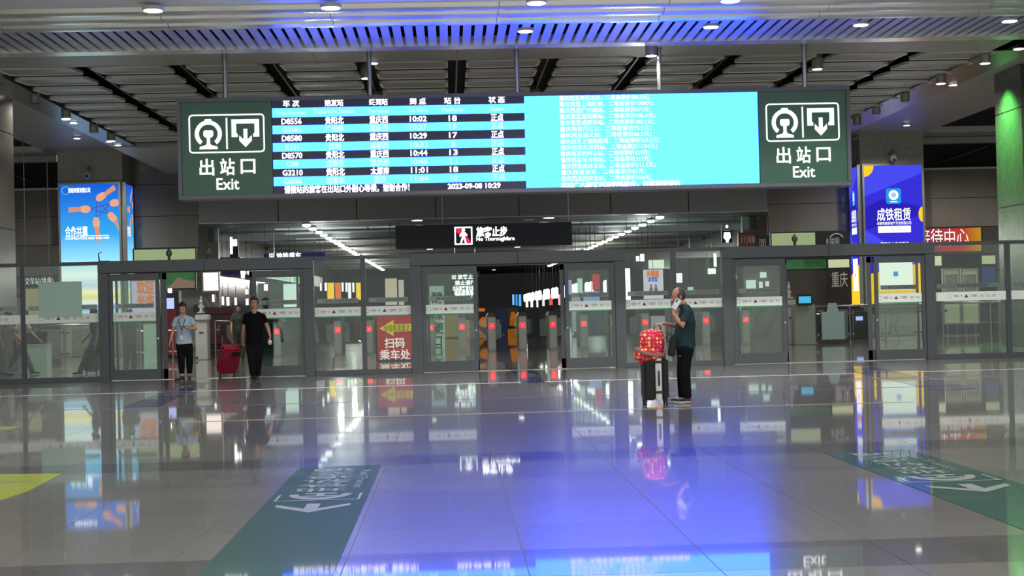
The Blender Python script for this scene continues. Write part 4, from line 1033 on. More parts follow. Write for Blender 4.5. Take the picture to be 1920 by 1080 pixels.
gw = mat('white_metal', rgb(188, 192, 190), .35)
def staffed_post(px, label, w_=.46, y=47.3):
    x = P(px, 600, y)[0]; r = thing('ticket_post', (x, y, 0), label, 'ticket machine')
    MB().box((x-w_/2, y, 0), (x+w_/2, y+.5, 1.22)).build('cabinet', gw, r, bevel=.02)
    MB().box((x-w_/2, y-.06, 1.24), (x+w_/2+.06, y+.4, 1.43)).build('head_unit', gw, r, bevel=.03)
    b = MB().box((x-.07, y-.01, .84), (x+.07, y, .88)); b.build('slot', black_m, r)
    MB().cyl((x-.15, y-.01, .08), (x-.15, y, .08), .035, n=10).build('lock', black_m, r)
    b = MB(); b.cyl((x-.02, y+.2, 1.48), (x-.02, y+.2, 1.52), .13, n=14).cyl((x-.02, y+.2, 1.52), (x-.02, y+.2, 1.78), .055, .045, n=12).ell((x-.02, y+.2, 1.84), (.06, .06, .07)).box((x-.12, y+.17, 1.66), (x+.08, y+.23, 1.71)).cyl((x-.02, y+.2, 1.9), (x-.02, y+.2, 2.02), .03, n=10)
    b.build('camera_mast', gw, r)
    MB().box((x-.28, y+.3, 1.5), (x-.12, y+.4, 1.75)).build('reader', black_m, r, bevel=.02)
staffed_post(377, 'white metal ticket post with small white mast beside the woman', .38)
staffed_post(1484, 'white metal ticket post with small white mast beside the right doorway', .40)
# tablet terminal
x = P(1510, 575, 46.3)[0]; r = thing('tablet_terminal', (x, 46.3, 0), 'black tablet terminal with blue screen on a grey cabinet, right doorway', 'terminal')
MB().box((x-.30, 46.6, 0), (x+.38, 47.0, 1.28)).build('cabinet', mat('cabinet_greygreen', rgb(140, 150, 138), .4), r, bevel=.02)
MB().prism([(x-.24, 1.24), (x+.22, 1.24), (x+.27, 1.36), (x+.23, 1.60), (x-.25, 1.60), (x-.29, 1.36)], 46.3, 46.4).build('tablet', black_m, r, bevel=.02)
MB().box((x-.2, 46.28, 1.32), (x+.18, 46.3, 1.53)).build('screen', ce('cyan_screen', (80, 175, 215), 1.1), r)
MB().cyl((x, 46.65, 1.27), (x, 46.4, 1.36), .03).build('arm', steel, r)
# pale blue boards and cabinets behind the glass
r_, a, b_ = slab('standing_board', 'pale blue blank board hung on the railing, right doorway', 'board', 1542, 584, 1583, 637, 47.75, mat('pale_blue_board', rgb(165, 188, 192), .4), th=.1)
MB().cyl((a[0]+.25, 47.8, b_[2]-.02), (a[0]+.25, 47.95, 1.22), .012).cyl((b_[0]-.25, 47.8, b_[2]-.02), (b_[0]-.25, 47.95, 1.22), .012).build('hook', chrome, r_)
MB().prism([(a[0]+.18, b_[2]), (b_[0]-.18, b_[2]), (b_[0]-.24, 1.30), (a[0]+.24, 1.30)], 47.78, 47.84).build('top_tab', MATS['pale_blue_board'], r_)
r_, a, b_ = slab('scanner_cabinet', 'dark grey cabinet with small blue screen below the violet poster', 'cabinet', 1595, 584, 1631, 650, 52.0, mat('cab_dark', rgb(62, 64, 66), .35), th=.6, floor=True)
q_ = P(1611, 597, 52); MB().box((q_[0]-.12, 51.97, q_[2]-.07), (q_[0]+.12, 52, q_[2]+.07)).build('screen', ce('lav_screen', (170, 180, 245), 1.4), r_)
r_, a, b_ = slab('standing_board', 'pale green white board behind the left door leaf', 'board', 270, 607, 297, 668, 47.0, palegreen, floor=True)
r_, a, b_ = slab('luggage_cabinet', 'pale grey green cabinet under the black bag behind the left screen', 'cabinet', 52, 645, 87, 706, 40.0, palegreen, th=.5, floor=True)
MB().box((a[0]-.02, 39.98, b_[2]-.03), (b_[0]+.02, 40.55, b_[2])).build('top', gw, r_)
# black bag on the cabinet
bx = (a[0]+b_[0])/2-.05; bz = b_[2]
r = thing('handbag', (bx, 40.2, bz), 'black holdall standing on the pale cabinet behind the left screen', 'bag')
b = MB(); b.add([(bx-.26, 40.05, bz), (bx+.22, 40.05, bz), (bx+.22, 40.4, bz), (bx-.26, 40.4, bz), (bx-.30, 40.12, bz+.30), (bx+.28, 40.12, bz+.34), (bx+.28, 40.32, bz+.34), (bx-.30, 40.32, bz+.30)], [(0,3,2,1),(4,5,6,7),(0,1,5,4),(1,2,6,5),(2,3,7,6),(3,0,4,7)])
b.build('bag_body', black_m, r, bevel=.03); MB().tube([(bx-.12, 40.2, bz+.3), (bx-.08, 40.2, bz+.46), (bx+.06, 40.2, bz+.46), (bx+.1, 40.2, bz+.3)], [.012]*4, n=6).build('handle', black_m, r)
# blue ad in left glass + small things
r_, a, b_ = slab('poster', 'lilac poster with orange lettering behind the left door leaf', 'poster', 248, 527, 296, 588, 45.5, ce('lilac_lit', (196, 190, 222), .95), frame=steel)
text('欢迎', ((a[0]+b_[0])/2+.02, 45.46, a[2]+.78), .42, ce('orange_print', (225, 120, 50), 1), r_, w=.5, bold=.05); text('光临', ((a[0]+b_[0])/2+.02, 45.46, a[2]+.36), .42, ce('orange_print', (225, 120, 50), 1), r_, w=.5, bold=.05)
r_, a, b_ = slab('hanging_sign', 'dark overhead sign behind the left outer screen', 'sign', 30, 516, 108, 540, 50.0, mat('navy_panel', rgb(34, 38, 54), .35), th=.2)
text('公交车站(换乘)', ((a[0]+b_[0])/2, 49.96, (a[2]+b_[2])/2), .26, mat('white_print', rgb(225, 220, 220), .5), r_, w=1.1)
MB().cyl((a[0]+.3, 50.1, b_[2]), (a[0]+.3, 50.1, 7.6), .012).cyl((b_[0]-.3, 50.1, b_[2]), (b_[0]-.3, 50.1, 7.6), .012).build('suspension_rod', steel, r_)
slab('light_box', 'pale yellow wall panel behind the left outer screen', 'light box', 48, 541, 73, 590, 52.5, ce('yellow_wall_lit', (150, 145, 105), .8))
for k, (x0, y0, x1, y1) in enumerate(((4, 537, 10, 575), (14, 530, 27, 576))):
    slab('shelf_light', 'bright white shelf light at the left edge, %s one' % ('left' if k == 0 else 'right'), 'light', x0, y0, x1, y1, 55.0, ce('white_dim', (190, 195, 195), 1.0))
# corridor: blue guide sign, lit shop row on both sides
YC2 = 62
r_, a, b_ = slab('hanging_sign', 'dark blue hanging guide sign in the corridor, left of the dark sign', 'sign', 495, 473, 609, 497, YC2, mat('blue_sign', rgb(30, 28, 92), .35, emit=rgb(26, 24, 90), es=.5), th=.2)
text('▣ 地铁乘车', (P(535, 480, YC2)[0], YC2-.03, P(535, 480, YC2)[2]), .30, white_e, r_, w=1.3, bold=.02)
MB().cyl((a[0]+.4, YC2+.1, b_[2]), (a[0]+.4, YC2+.1, 4.88), .025).cyl((b_[0]-.4, YC2+.1, b_[2]), (b_[0]-.4, YC2+.1, 4.88), .025).build('suspension_rod', steel, r_)
r_, a, b_ = slab('hanging_sign', 'narrow vertical sign with white lit figure, left end of the corridor mouth', 'sign', 431, 442, 446, 482, 60.8, black_m, th=.2)
MB().box((a[0]+.08, 60.77, b_[2]-.42), (b_[0]-.04, 60.79, b_[2]-.14)).box((a[0]+.02, 60.77, a[2]+.12), (a[0]+.12, 60.79, b_[2]-.05)).build('figure_print', white_e, r_)
r_, a, b_ = slab('hanging_sign', 'narrow vertical sign with white lit figure, right end of the corridor mouth', 'sign', 1354, 420, 1372, 455, 60.8, black_m, th=.2)
cxx = (a[0]+b_[0])/2; b = MB(); b.ell((cxx, 60.77, b_[2]-.1), (.06, .01, .07)); b.prism([(cxx-.12, a[2]+.42), (cxx+.12, a[2]+.42), (cxx+.15, a[2]+.2), (cxx+.06, a[2]+.1), (cxx+.05, a[2]+.0), (cxx-.05, a[2]+.0), (cxx-.06, a[2]+.1), (cxx-.15, a[2]+.2)], 60.76, 60.78); b.build('figure_print', white_e, r_)
r_, a, b_ = slab('hanging_sign', 'tall black sign with rows of white lit text seen through the middle left door leaf', 'sign', 846, 508, 900, 557, 66.0, black_m, th=.2)
z2 = [P(872, y, 66)[2] for y in (519, 530, 540, 548, 554)]
for k, tx in enumerate(['▣ 旅客止步', '禁止通行', '出站旅客请勿返回', '请走两侧通道', '谢谢合作']):
    text(tx, (P(872, 519, 66)[0], 65.96, z2[k]), .22, white_e, r_, w=(1.15, .9, 1.1, 1.0, .9)[k], bold=.02)
MB().cyl((a[0]+.2, 66.1, b_[2]), (a[0]+.2, 66.1, 4.88), .025).cyl((b_[0]-.2, 66.1, b_[2]), (b_[0]-.2, 66.1, 4.88), .025).build('suspension_rod', steel, r_)
# shop sign band along the left corridor wall
xw = -8.9
r = thing('shop_fascia', (xw, 80, 2.4), 'dark violet shop fascia with lit lettering along the left corridor wall', 'sign')
MB().box((xw-.72, 64, 3.15), (xw, 105, 3.85)).build('panel', mat('violet_fascia', rgb(38, 30, 70), .4, emit=rgb(34, 26, 70), es=.4), r)
for k, (yy_, tx, c) in enumerate(((67, '特产超市', (215, 215, 245)), (73, '便利店', (215, 215, 245)), (80, '地方小吃', (80, 220, 160)), (88, '重庆火锅', (60, 210, 110)))):
    text(tx, (xw+.03, yy_, 3.5), .62, emis('fascia_letter%d' % k, rgb(*c), 1.5), r, plane='yz', mirror=True, w=4.2, bold=.02)
cols_ = [((255, 255, 250), 1.6), ((255, 255, 250), 1.6), ((245, 200, 60), 1.2), ((225, 120, 70), 1.1), ((255, 255, 250), 1.6), ((255, 250, 235), 1.6), ((240, 240, 240), 1.3), ((255, 255, 250), 1.6), ((245, 200, 60), 1.2)]
spots = [(604, 612, 0), (618, 626, 1), (613, 627, 2), (629, 638, 3), (640, 644, 4), (647, 651, 5), (652, 658, 6), (661, 665, 7), (667, 677, 8)]
nm = ['first', 'second', 'third', 'fourth', 'fifth', 'sixth', 'seventh', 'eighth', 'ninth']
for k, (x0, x1, ci) in enumerate(((600, 603, 0), (609, 613, 1), (614, 626, 2), (629, 639, 3), (641, 644, 4), (648, 651, 5), (653, 658, 6), (661, 664, 7), (668, 677, 8))):
    long_ = ci in (2, 3, 6, 8)
    Yk = 66+k*5.0
    slab('shop_light', 'lit vertical shop banner or lamp on the left of the corridor, %s from the left' % nm[k], 'shop light', x0, 530, x1, 562 if long_ else 545+k*.4, Yk, emis('shopc%d' % ci, rgb(*cols_[ci][0]), cols_[ci][1]), th=.15, frame=dark_m, fw=.02)
# left leaf of the first portal (right side): white cabinet etc
slab('light_box', 'white lit board seen through the right leaf of the left doorway', 'light box', 532, 532, 556, 576, 60.4, ce('white_teal', (225, 240, 235), 1.2), frame=dark_m)
slab('shop', 'teal grey glazed shop front through the right leaf of the left doorway', 'shop front', 486, 530, 530, 655, 60.8, mat('teal_glaze', rgb(70, 92, 92), .2, noise=.3, nscale=2), floor=True)
for k, (x0, x1, y0, y1) in enumerate(((460, 466, 542, 552), (470, 476, 538, 556), (461, 466, 560, 572), (416, 420, 556, 572), (425, 430, 557, 573), (495, 502, 533, 545), (398, 402, 552, 566), (440, 444, 558, 572))):
    slab('shop_light', 'small bright window light behind the left doorway, %s of eight' % nm[k], 'shop light', x0, y0, x1, y1, 59.6-.1*k, white_e, th=.1, frame=dark_m, fw=.02)
# vertical lamp pendant in the left doorway
slab('pendant_lamp', 'white vertical pendant lamp at the top of the left doorway', 'lamp', 452, 508, 458, 522, 50, white_e, th=.1)
# black shop block with beige cloth posters
YK = 58.5
r_, a, b_ = slab('shop_block', 'large black shop block seen right of the mullion, middle left screen', 'shop front', 688, 516, 770, 576, YK, mat('shop_black2', rgb(16, 15, 16), .4), th=1.2, floor=True)
slab('cloth_poster', 'wide beige cloth poster on the black shop block', 'poster', 723, 522, 744, 572, YK-.2, ce('beige_cloth', (205, 190, 165), .85), frame=black_m, fw=.02)
slab('cloth_poster', 'narrow beige cloth poster on the black shop block', 'poster', 748, 525, 757, 572, YK-.2, ce('beige_cloth2', (200, 190, 175), .85), frame=black_m, fw=.02)
# red scan-to-ride standee
YR = 41.5
p_ = P(708, 676, YR); q_ = P(774, 590, YR)
r = thing('standing_sign', ((p_[0]+q_[0])/2, YR, 0), 'red standing sign with yellow arrow and white letters, left of the middle doorway', 'sign')
redm = mat('red_sign', rgb(165, 38, 44), .45, emit=rgb(165, 38, 44), es=.35)
MB().box((p_[0], YR, .06), (q_[0], YR+.05, q_[2])).build('panel', redm, r)
MB().box((p_[0]-.02, YR-.15, 0), (q_[0]+.02, YR+.2, .05)).build('base', frame_d, r)
ya_ = mat('yellow_arrow', rgb(200, 190, 40), .5, emit=rgb(200, 190, 40), es=.45)
def rp(px, py): v = P(px, py, YR); return (v[0], v[2])
MB().prism([rp(711, 616), rp(738, 600), rp(738, 608), rp(771, 607), rp(771, 621), rp(738, 622), rp(738, 630)], YR-.012, YR-.002).build('arrow_print', ya_, r)
c_ = P(744, 615, YR); text('全程高速直达', (c_[0], YR-.02, c_[2]), .2, mat('dark_red_print', rgb(120, 40, 30), .5), r, w=.72)
wp = mat('white_print2', rgb(235, 225, 220), .5, emit=(1, .95, .92), es=.45)
c_ = P(740, 643, YR); text('扫码', (c_[0], YR-.02, c_[2]), .30, wp, r, w=.55, bold=.02)
c_ = P(741, 665, YR); text('乘车处', (c_[0], YR-.02, c_[2]), .30, wp, r, w=.84, bold=.02)
# big advert panels standing behind the gates
def advert(k, x0, x1, c, lb, shapes=(), top=577, bot=633, Y=71.0, em=.35):
    Y = 71.0+.13*k
    r_, a, b_ = slab('advert_panel', lb, 'advert', x0, top, x1, bot, Y, mat('adv%d' % k, rgb(*c), .3, emit=rgb(*c), es=em), th=.1, frame=dark_m, floor=False, fw=.03)
    off = 0
    MB().box((a[0]+.1, Y+.02, 0), (a[0]+.18, Y+.08, a[2])).box((b_[0]-.18, Y+.02, 0), (b_[0]-.1, Y+.08, a[2])).build('leg', dark_m, r_)
    for pts, cc_ in shapes:
        off += .006
        MB().prism([(P(u, v, Y)[0], P(u, v, Y)[2]) for u, v in pts], Y-off-.004, Y-off+.002).build('print', emis('advp%d_%d' % cc_[:2] if len(cc_) == 2 else 'advc%d_%d_%d' % cc_, rgb(*cc_), .8), r_)
circ = lambda cx, cy, r0, n=16: [(cx+r0*math.cos(2*PI*i/n), cy+r0*math.sin(2*PI*i/n)) for i in range(n)]
advert(0, 897, 930, (26, 20, 18), 'black advert panel with orange disc, middle doorway', [(circ(908, 604, 10), (175, 100, 38)), ([(898, 617), (914, 633), (898, 633)], (140, 88, 32)), ([(897, 578), (909, 578), (909, 584), (897, 584)], (195, 110, 50))])
advert(1, 930, 950, (24, 28, 62), 'dark navy advert panel, middle doorway')
advert(2, 951, 972, (60, 36, 18), 'advert panel with orange figure, middle doorway', [([(958, 586), (964, 584), (971, 596), (970, 612), (955, 610)], (165, 98, 26)), ([(952, 618), (971, 615), (971, 633), (952, 633)], (150, 92, 26)), ([(952, 611), (971, 614), (971, 617), (952, 615)], (24, 22, 50))])
advert(3, 990, 1006, (14, 14, 16), 'black advert panel left of the tenth gate')
advert(4, 1009, 1023, (12, 12, 14), 'narrow black advert panel beside the tenth gate')
advert(5, 1043, 1056, (12, 11, 14), 'black advert panel at the right leaf of the middle doorway')
for k, (x0, x1, c, lb, tp, bt) in enumerate(((592, 618, (34, 28, 26), 'dark brown advert panel left of the third gate', 582, 638), (644, 662, (30, 27, 25), 'dark advert panel right of the third gate', 582, 637), (662, 676, (62, 44, 42), 'brownish advert panel left of the mullion', 582, 636),
        (835, 858, (180, 130, 48), 'orange yellow advert panel left of the seventh gate', 590, 632), (873, 880, (205, 120, 90), 'narrow salmon advert panel right of the seventh gate', 600, 632),
        (1073, 1088, (205, 198, 210), 'pale lilac advert panel behind the right leaf of the middle doorway', 556, 622), (1104, 1126, (42, 52, 100), 'blue advert panel behind the right leaf of the middle doorway', 586, 632), (1126, 1150, (38, 42, 52), 'dark slate advert panel behind the right leaf', 586, 632),
        (1222, 1250, (200, 190, 205), 'pale lilac standing panel behind the waiting man', 592, 650), (1176, 1196, (26, 26, 26), 'black panel left of the waiting man', 580, 630), (1330, 1353, (20, 19, 19), 'black panel right of the waiting man', 582, 625), (1420, 1455, (40, 42, 42), 'dark grey panel in the left leaf of the right doorway', 585, 628))):
    advert(10+k, x0, x1, c, lb, top=tp, bot=bt)
# tall pale sign column behind the middle left leaf
r_, a, b_ = slab('sign_column', 'tall pale green sign column with black and white characters, middle left leaf', 'sign', 808, 536, 832, 668, 57.5, ce('pale_teal_lit', (160, 178, 160), .85), th=.2, floor=True)
ch_ = mat('black_print', rgb(20, 22, 22), .5)
for k, (c__, py) in enumerate((('酸', 558), ('辣', 590), ('硬', 616), ('口', 640))):
    q_ = P(820, py, 57.5); text(c__, (q_[0], 57.47, q_[2]), .46, ch_, r_, bold=.03)
slab('shop_light', 'pale teal banner left of the red banner, right leaf of the middle doorway', 'shop light', 1083, 522, 1092, 552, 64, ce('teal_banner', (190, 225, 205), 1.0))
slab('shop_light', 'bright red banner behind the right leaf of the middle doorway', 'shop light', 1111, 514, 1124, 544, 62, ce('red_banner', (205, 40, 60), 1.0))
slab('light_box', 'lavender and blue lit panel behind the right leaf of the middle doorway', 'light box', 1094, 546, 1124, 566, 61, ce('lav_lit', (130, 160, 215), 1.0))
slab('shop_light', 'lilac lit post behind the right leaf of the middle doorway', 'shop light', 1066, 525, 1072, 552, 63, ce('lilac_post', (170, 160, 220), 1.0))
# row of white lanterns and lamps along the right side of the corridor
lan = None
k = 0
for px, Y_ in ((1136, 62), (1117-8, 64), (1101, 66), (1081, 68), (1075, 71), (1060, 75), (1043, 80), (1037, 83), (1027, 86), (1022, 89), (1012, 94), (1006, 98), (999, 103), (993, 108), (988, 113), (984, 118)):
    q_ = P(px, 546, Y_)
    if lan is None:
        lan = thing('lantern', (q_[0], Y_, 2.0), '', 'lamp', 'white lanterns along the corridor')
        MB().tube([(q_[0], Y_, 1.95), (q_[0], Y_, 2.35)], [(.11, .11), (.11, .11)], n=12).build('shade', white_e, lan, smooth=True)
        MB().cyl((q_[0], Y_, 2.49), (q_[0], Y_, 4.88), .012, n=6).build('cord', dark_m, lan)
        r = lan
    else: r = copy_tree(lan, (q_[0], Y_, 2.0))
    r['label'] = 'white glowing lantern in the right corridor row, %s from the front' % ordn(k); k += 1
sl_e = emis('shop_white', (1, 1, .97), 1.5)
for k, (x0, x1, y1, Y_, c, lb) in enumerate(((961, 964, 572, 125, (120, 190, 250), 'first'), (967, 970, 573, 123, (60, 140, 230), 'second'), (973, 977, 574, 121, (90, 170, 245), 'third'), (986, 990, 576, 110, (255, 255, 250), 'fourth'), (995, 999, 576, 104, (255, 255, 235), 'fifth'), (1006, 1009, 578, 98, (230, 230, 230), 'sixth'), (1017, 1021, 574, 92, (220, 220, 215), 'seventh'), (1030, 1036, 572, 86, (200, 90, 80), 'eighth'), (1047, 1052, 572, 78, (235, 170, 175), 'ninth'))):
    slab('shop_light', 'glowing vertical shop board deep in the corridor, %s from the left in the middle doorway' % lb, 'shop light', x0, 552, x1, y1, Y_+2.5, emis('deepc%d' % k, rgb(*c), 1.2), th=.1)
# through the screen right of the middle doorway
r_, a, b_ = slab('shop_block', 'black shop front block behind the screen right of the middle doorway', 'shop front', 1181, 504, 1258, 562, 58.4, MATS['shop_black2'], th=1.0)
r_, a, b_ = slab('poster', 'white poster with orange heading and two dark figures on the black shop block', 'poster', 1207, 505, 1243, 561, 58.1, ce('white_poster', (212, 210, 220), .9), frame=black_m, fw=.02)
q_ = P(1224, 514, 58.1); text('外婆家', (q_[0], 58.06, q_[2]), .3, ce('orange_print', (225, 120, 50), 1), r_, w=.48, bold=.05)
q_ = P(1224, 524, 58.1); text('家常菜', (q_[0], 58.06, q_[2]), .2, ce('blue_print', (60, 110, 220), 1), r_, w=.36, bold=.04)
b = MB()
for dx in (-.09, .10):
    cx_ = P(1225, 545, 58.1)[0]+dx; cz_ = P(1225, 545, 58.1)[2]
    b.ell((cx_, 58.07, cz_+.2), (.045, .01, .05)); b.prism([(cx_-.05, cz_+.14), (cx_+.05, cz_+.14), (cx_+.10, cz_-.18), (cx_-.10, cz_-.18)], 58.06, 58.08)
b.build('figures_print', ce('mauve_print', (120, 95, 120), .9), r_)
slab('light_box', 'bright pale lit box above the black shop block, right of the middle doorway', 'light box', 1216, 487, 1245, 504, 59.0, ce('pale_lit3', (225, 235, 215), 1.1))
slab('light_box', 'tall bright white strip light right of the middle doorway', 'light', 1174, 503, 1181, 562, 58.3, white_e)
slab('light_box', 'tall thin white strip light in the right pane behind the waiting man', 'light', 1339, 475, 1343, 500, 60, white_e)
for k, (x0, y0, x1, y1, c) in enumerate(((1193, 480, 1199, 490, (255, 255, 255)), (1201, 476, 1208, 490, (255, 255, 255)), (1269, 512, 1279, 530, (240, 240, 245)), (1328, 503, 1342, 514, (235, 250, 240)), (1290, 538, 1300, 545, (150, 190, 185)), (1321, 535, 1336, 545, (140, 190, 190)))):
    slab('shop_light', 'small bright shop window light behind the waiting man, %s of six' % nm[k], 'shop light', x0, y0, x1, y1, 60.0+.2*k, emis('bitc%d' % k, rgb(*c), 1.3), th=.1)
slab('shop', 'dark teal glazed shop front behind the waiting man', 'shop front', 1262, 480, 1440, 650, 60.9, mat('teal_glaze2', rgb(58, 72, 72), .15, noise=.3, nscale=2), floor=True)
for k, (x0, y0, x1, y1) in enumerate(((1400, 525, 1417, 541), (1426, 510, 1437, 521), (1424, 528, 1430, 540), (1436, 527, 1442, 537), (1378, 516, 1382, 523))):
    slab('shop_light', 'white window light in the left leaf of the right doorway, %s of five' % nm[k], 'shop light', x0, y0, x1, y1, 59.8-.1*k, ce('white_dim2', (225, 235, 230), 1.1), th=.1)
# folding frame near the right railing
xA = P(1675, 620, 50)[0]; r = thing('folding_stand', (xA, 50, 0), 'thin grey folding stand behind the right leaf of the right doorway', 'stand')
for i, (u, v) in enumerate((((-.15, 0), (.1, 1.15)), ((.05, 0), (.3, 1.15)), ((.35, 0), (.0, .6)))): MB().cyl((xA+u[0], 50+.2*i, u[1]+.02), (xA+v[0], 50.2, v[1]), .016, n=8).build('leg', steel, r)
MB().box((xA-.35, 49.8, .0), (xA+.45, 50.3, .03)).build('base', gw, r)
# ================================================================== PEOPLE
skin_a = mat('skin_warm', rgb(190, 140, 115), .5, noise=.05, nscale=8); skin_b = mat('skin_tan', rgb(165, 118, 96), .5, noise=.05, nscale=8)
hair_m = mat('black_hair', rgb(22, 19, 18), .45); hair_g = mat('greying_hair', rgb(52, 44, 42), .6, noise=.3, nscale=60)
eye_w = mat('eye_white', rgb(215, 210, 205), .3); eye_d = mat('eye_dark', rgb(25, 18, 15), .3); lip_m = mat('lips', rgb(150, 84, 78), .5)
def frame_of(side, up=Vector((0, 0, 1))):
    x = Vector(side).normalized(); y = Vector(up).cross(x).normalized(); z = x.cross(y)
    return Matrix((x, y, z)).transposed()      # y points to the back of the person
def hand(b, wrist, d, palm, thumb, curl=.35, s=1.0):
    """d: direction of the hand, palm: direction the palm faces, thumb: side of the thumb"""
    d = Vector(d).normalized(); palm = Vector(palm); palm = (palm-d*palm.dot(d)).normalized()
    t = d.cross(palm); t = t if t.dot(Vector(thumb)) > 0 else -t
    w = Vector(wrist)
    b.tube([w-d*.015*s, w+d*.03*s, w+d*.06*s, w+d*.082*s], [(.024*s, .018*s), (.034*s, .016*s), (.038*s, .014*s), (.037*s, .012*s)], side=t, n=12)
    for k, (o, L) in enumerate(((.029, .066), (.0098, .075), (-.0098, .070), (-.029, .054))):
        p = w+d*(.078-.004*abs(k-1))*s+t*o*s; a = curl*.6; pts = [p]; dirv = d
        for q, f_ in enumerate((.45, .32, .23)):
            dd = (d*math.cos(a)+palm*math.sin(a)+t*o*.8).normalized(); p = p+dd*L*f_*s; pts.append(p); a += curl
        b.tube(pts, [.0088*s, .0084*s, .0078*s, .0065*s], side=t, n=8)
    p = w+d*.022*s+t*.026*s; dd = (d*.62+t*.72+palm*.35).normalized(); p2 = p+dd*.034*s; dd2 = (d*.85+t*.25+palm*.5*curl*2).normalized(); p3 = p2+dd2*.028*s; p4 = p3+(dd2+palm*.3).normalized()*.022*s
    b.tube([p, p2, p3, p4], [.0125*s, .0108*s, .0095*s, .0075*s], side=d, n=8)
def human(label, J, side, facing, head_m=None, h=1.7, skin=skin_a, shirt=None, trousers=None, shoe=None, hair=hair_m, hair_kind='short', female=False,
          sleeve=.72, hem=None, ankle=None, hands=None, foot=None, vox=.007, detail=True, shirt_slack=.014, extra=None, belly=0, collar=None):
    s = h/1.7; side = Vector(side).normalized(); fc = Vector(facing).normalized()
    base = Vector(((J['anL'][0]+J['anR'][0])/2, (J['anL'][1]+J['anR'][1])/2, 0))
    r = thing('person', base, label, 'person')
    hipc = (J['hipL']+J['hipR'])/2; shc = (J['shL']+J['shR'])/2; nk = J['neck']; hd = J['head']
    shw = (J['shL']-J['shR']).length/2; up = (shc-hipc).normalized()
    Hm = head_m or frame_of(side)
    def T(b, grow=0, low=None, top=True, bl=0):
        waist = hipc.lerp(shc, .38)+fc*.0; chest = hipc.lerp(shc, .74)
        hw_, ww, cw_ = (.165, .130, .150) if female else (.160, .150, .172)
        pts = [hipc-up*.07*s if low is None else low, hipc+up*.03*s, waist+fc*belly*.5, chest, shc-up*.01*s, shc+up*.045*s]
        rad = [(hw_*s+grow, .115*s+grow), (hw_*s+grow, .118*s+grow+belly*.4), (ww*s+grow, .105*s+grow+belly*.7), (cw_*s+grow, .118*s+grow), (max(shw-.025, .12)*1.0+grow*.5, .085*s+grow*.7), (.080*s+grow*.3, .060*s+grow*.3)]
        b.tube(pts, rad, side=side, n=20, flat=(True, False))
        for q in 'LR': b.tube([J['sh'+q]-up*.012, J['sh'+q].lerp(nk-up*.03*s, .55)+up*.004, nk-up*.01*s], [(.048*s+grow*.5, .052*s+grow*.5), (.046*s+grow*.4, .050*s+grow*.4), (.040*s+grow*.2, .044*s+grow*.2)], side=fc, n=12)
    # ---- body
    b = MB(); T(b)
    b.tube([shc+up*.0, nk, nk.lerp(hd, .55)], [.066*s, .058*s, .056*s], side=side)
    hr = (.082*s, .098*s, .110*s)
    b.ell(hd+Hm @ Vector((0, .012*s, .018*s)), hr, Hm, n=22, m=16)
    b.ell(hd+Hm @ Vector((0, -.022*s, -.052*s)), (.066*s, .072*s, .066*s), Hm, n=18, m=12)
    b.ell(hd+Hm @ Vector((0, -.070*s, -.092*s)), (.026*s, .020*s, .018*s), Hm)
    b.tube([hd+Hm @ Vector((0, -.086*s, .012*s)), hd+Hm @ Vector((0, -.102*s, -.018*s)), hd+Hm @ Vector((0, -.111*s, -.036*s))], [.009*s, .011*s, .016*s], side=Hm @ Vector((1, 0, 0)), n=10)
    for q in (-1, 1):
        b.ell(hd+Hm @ Vector((q*.084*s, .012*s, -.018*s)), (.012*s, .018*s, .032*s), Hm)
        b.ell(hd+Hm @ Vector((q*.040*s, -.062*s, -.035*s)), (.022*s, .018*s, .022*s), Hm)
        b.ell(hd+Hm @ Vector((q*.030*s, -.078*s, .018*s)), (.024*s, .010*s, .007*s), Hm)
    b.ell(hd+Hm @ Vector((0, -.088*s, -.064*s)), (.026*s, .012*s, .010*s), Hm)
    for q in 'LR':
        b.tube([J['sh'+q]-up*.01, J['sh'+q].lerp(J['el'+q], .5), J['el'+q], J['el'+q].lerp(J['wr'+q], .35), J['wr'+q]], [.044*s, .043*s, .038*s, .038*s, .025*s], side=side, n=12)
        b.tube([J['hip'+q], J['hip'+q].lerp(J['kn'+q], .5), J['kn'+q], J['kn'+q].lerp(J['an'+q], .35), J['an'+q]], [.088*s, .072*s, .054*s, .056*s, .036*s], side=side, n=12)
        f_ = (foot or {}).get(q, fc); f_ = Vector(f_).normalized()
        b.tube([J['an'+q], J['an'+q]-Vector((0, 0, .04*s)), J['an'+q]-Vector((0, 0, .05*s))+f_*.10*s], [.036*s, .038*s, (.036*s, .022*s)], side=f_.cross(Vector((0, 0, 1))))
    for q in 'LR':
        hv = (hands or {}).get(q)
        if hv: hand(b, J['wr'+q], *hv[:3], curl=hv[3] if len(hv) > 3 else .35, s=s*1.03)
        else:
            d = (J['wr'+q]-J['el'+q]).normalized(); hand(b, J['wr'+q], d, -side if q == 'L' else side, fc, .4, s*1.03)
    body = b.build('body', skin, r, remesh=vox, rsm=2)
    # ---- face details
    if detail:
        for q in (-1, 1):
            e = MB().ell(hd+Hm @ Vector((q*.031*s, -.083*s, .000*s)), (.013*s, .007*s, .0045*s), Hm, n=12, m=8).build('eye', eye_w, body, smooth=True)
            MB().ell(hd+Hm @ Vector((q*.031*s, -.0885*s, .000*s)), (.006*s, .003*s, .0044*s), Hm, n=10, m=8).build('pupil', eye_d, body, smooth=True)
            MB().tube([hd+Hm @ Vector((q*.016*s, -.094*s, .022*s)), hd+Hm @ Vector((q*.032*s, -.092*s, .026*s)), hd+Hm @ Vector((q*.048*s, -.080*s, .021*s))], [.003*s, .004*s, .002*s], n=6).build('eyebrow', hair_m, body, smooth=True)
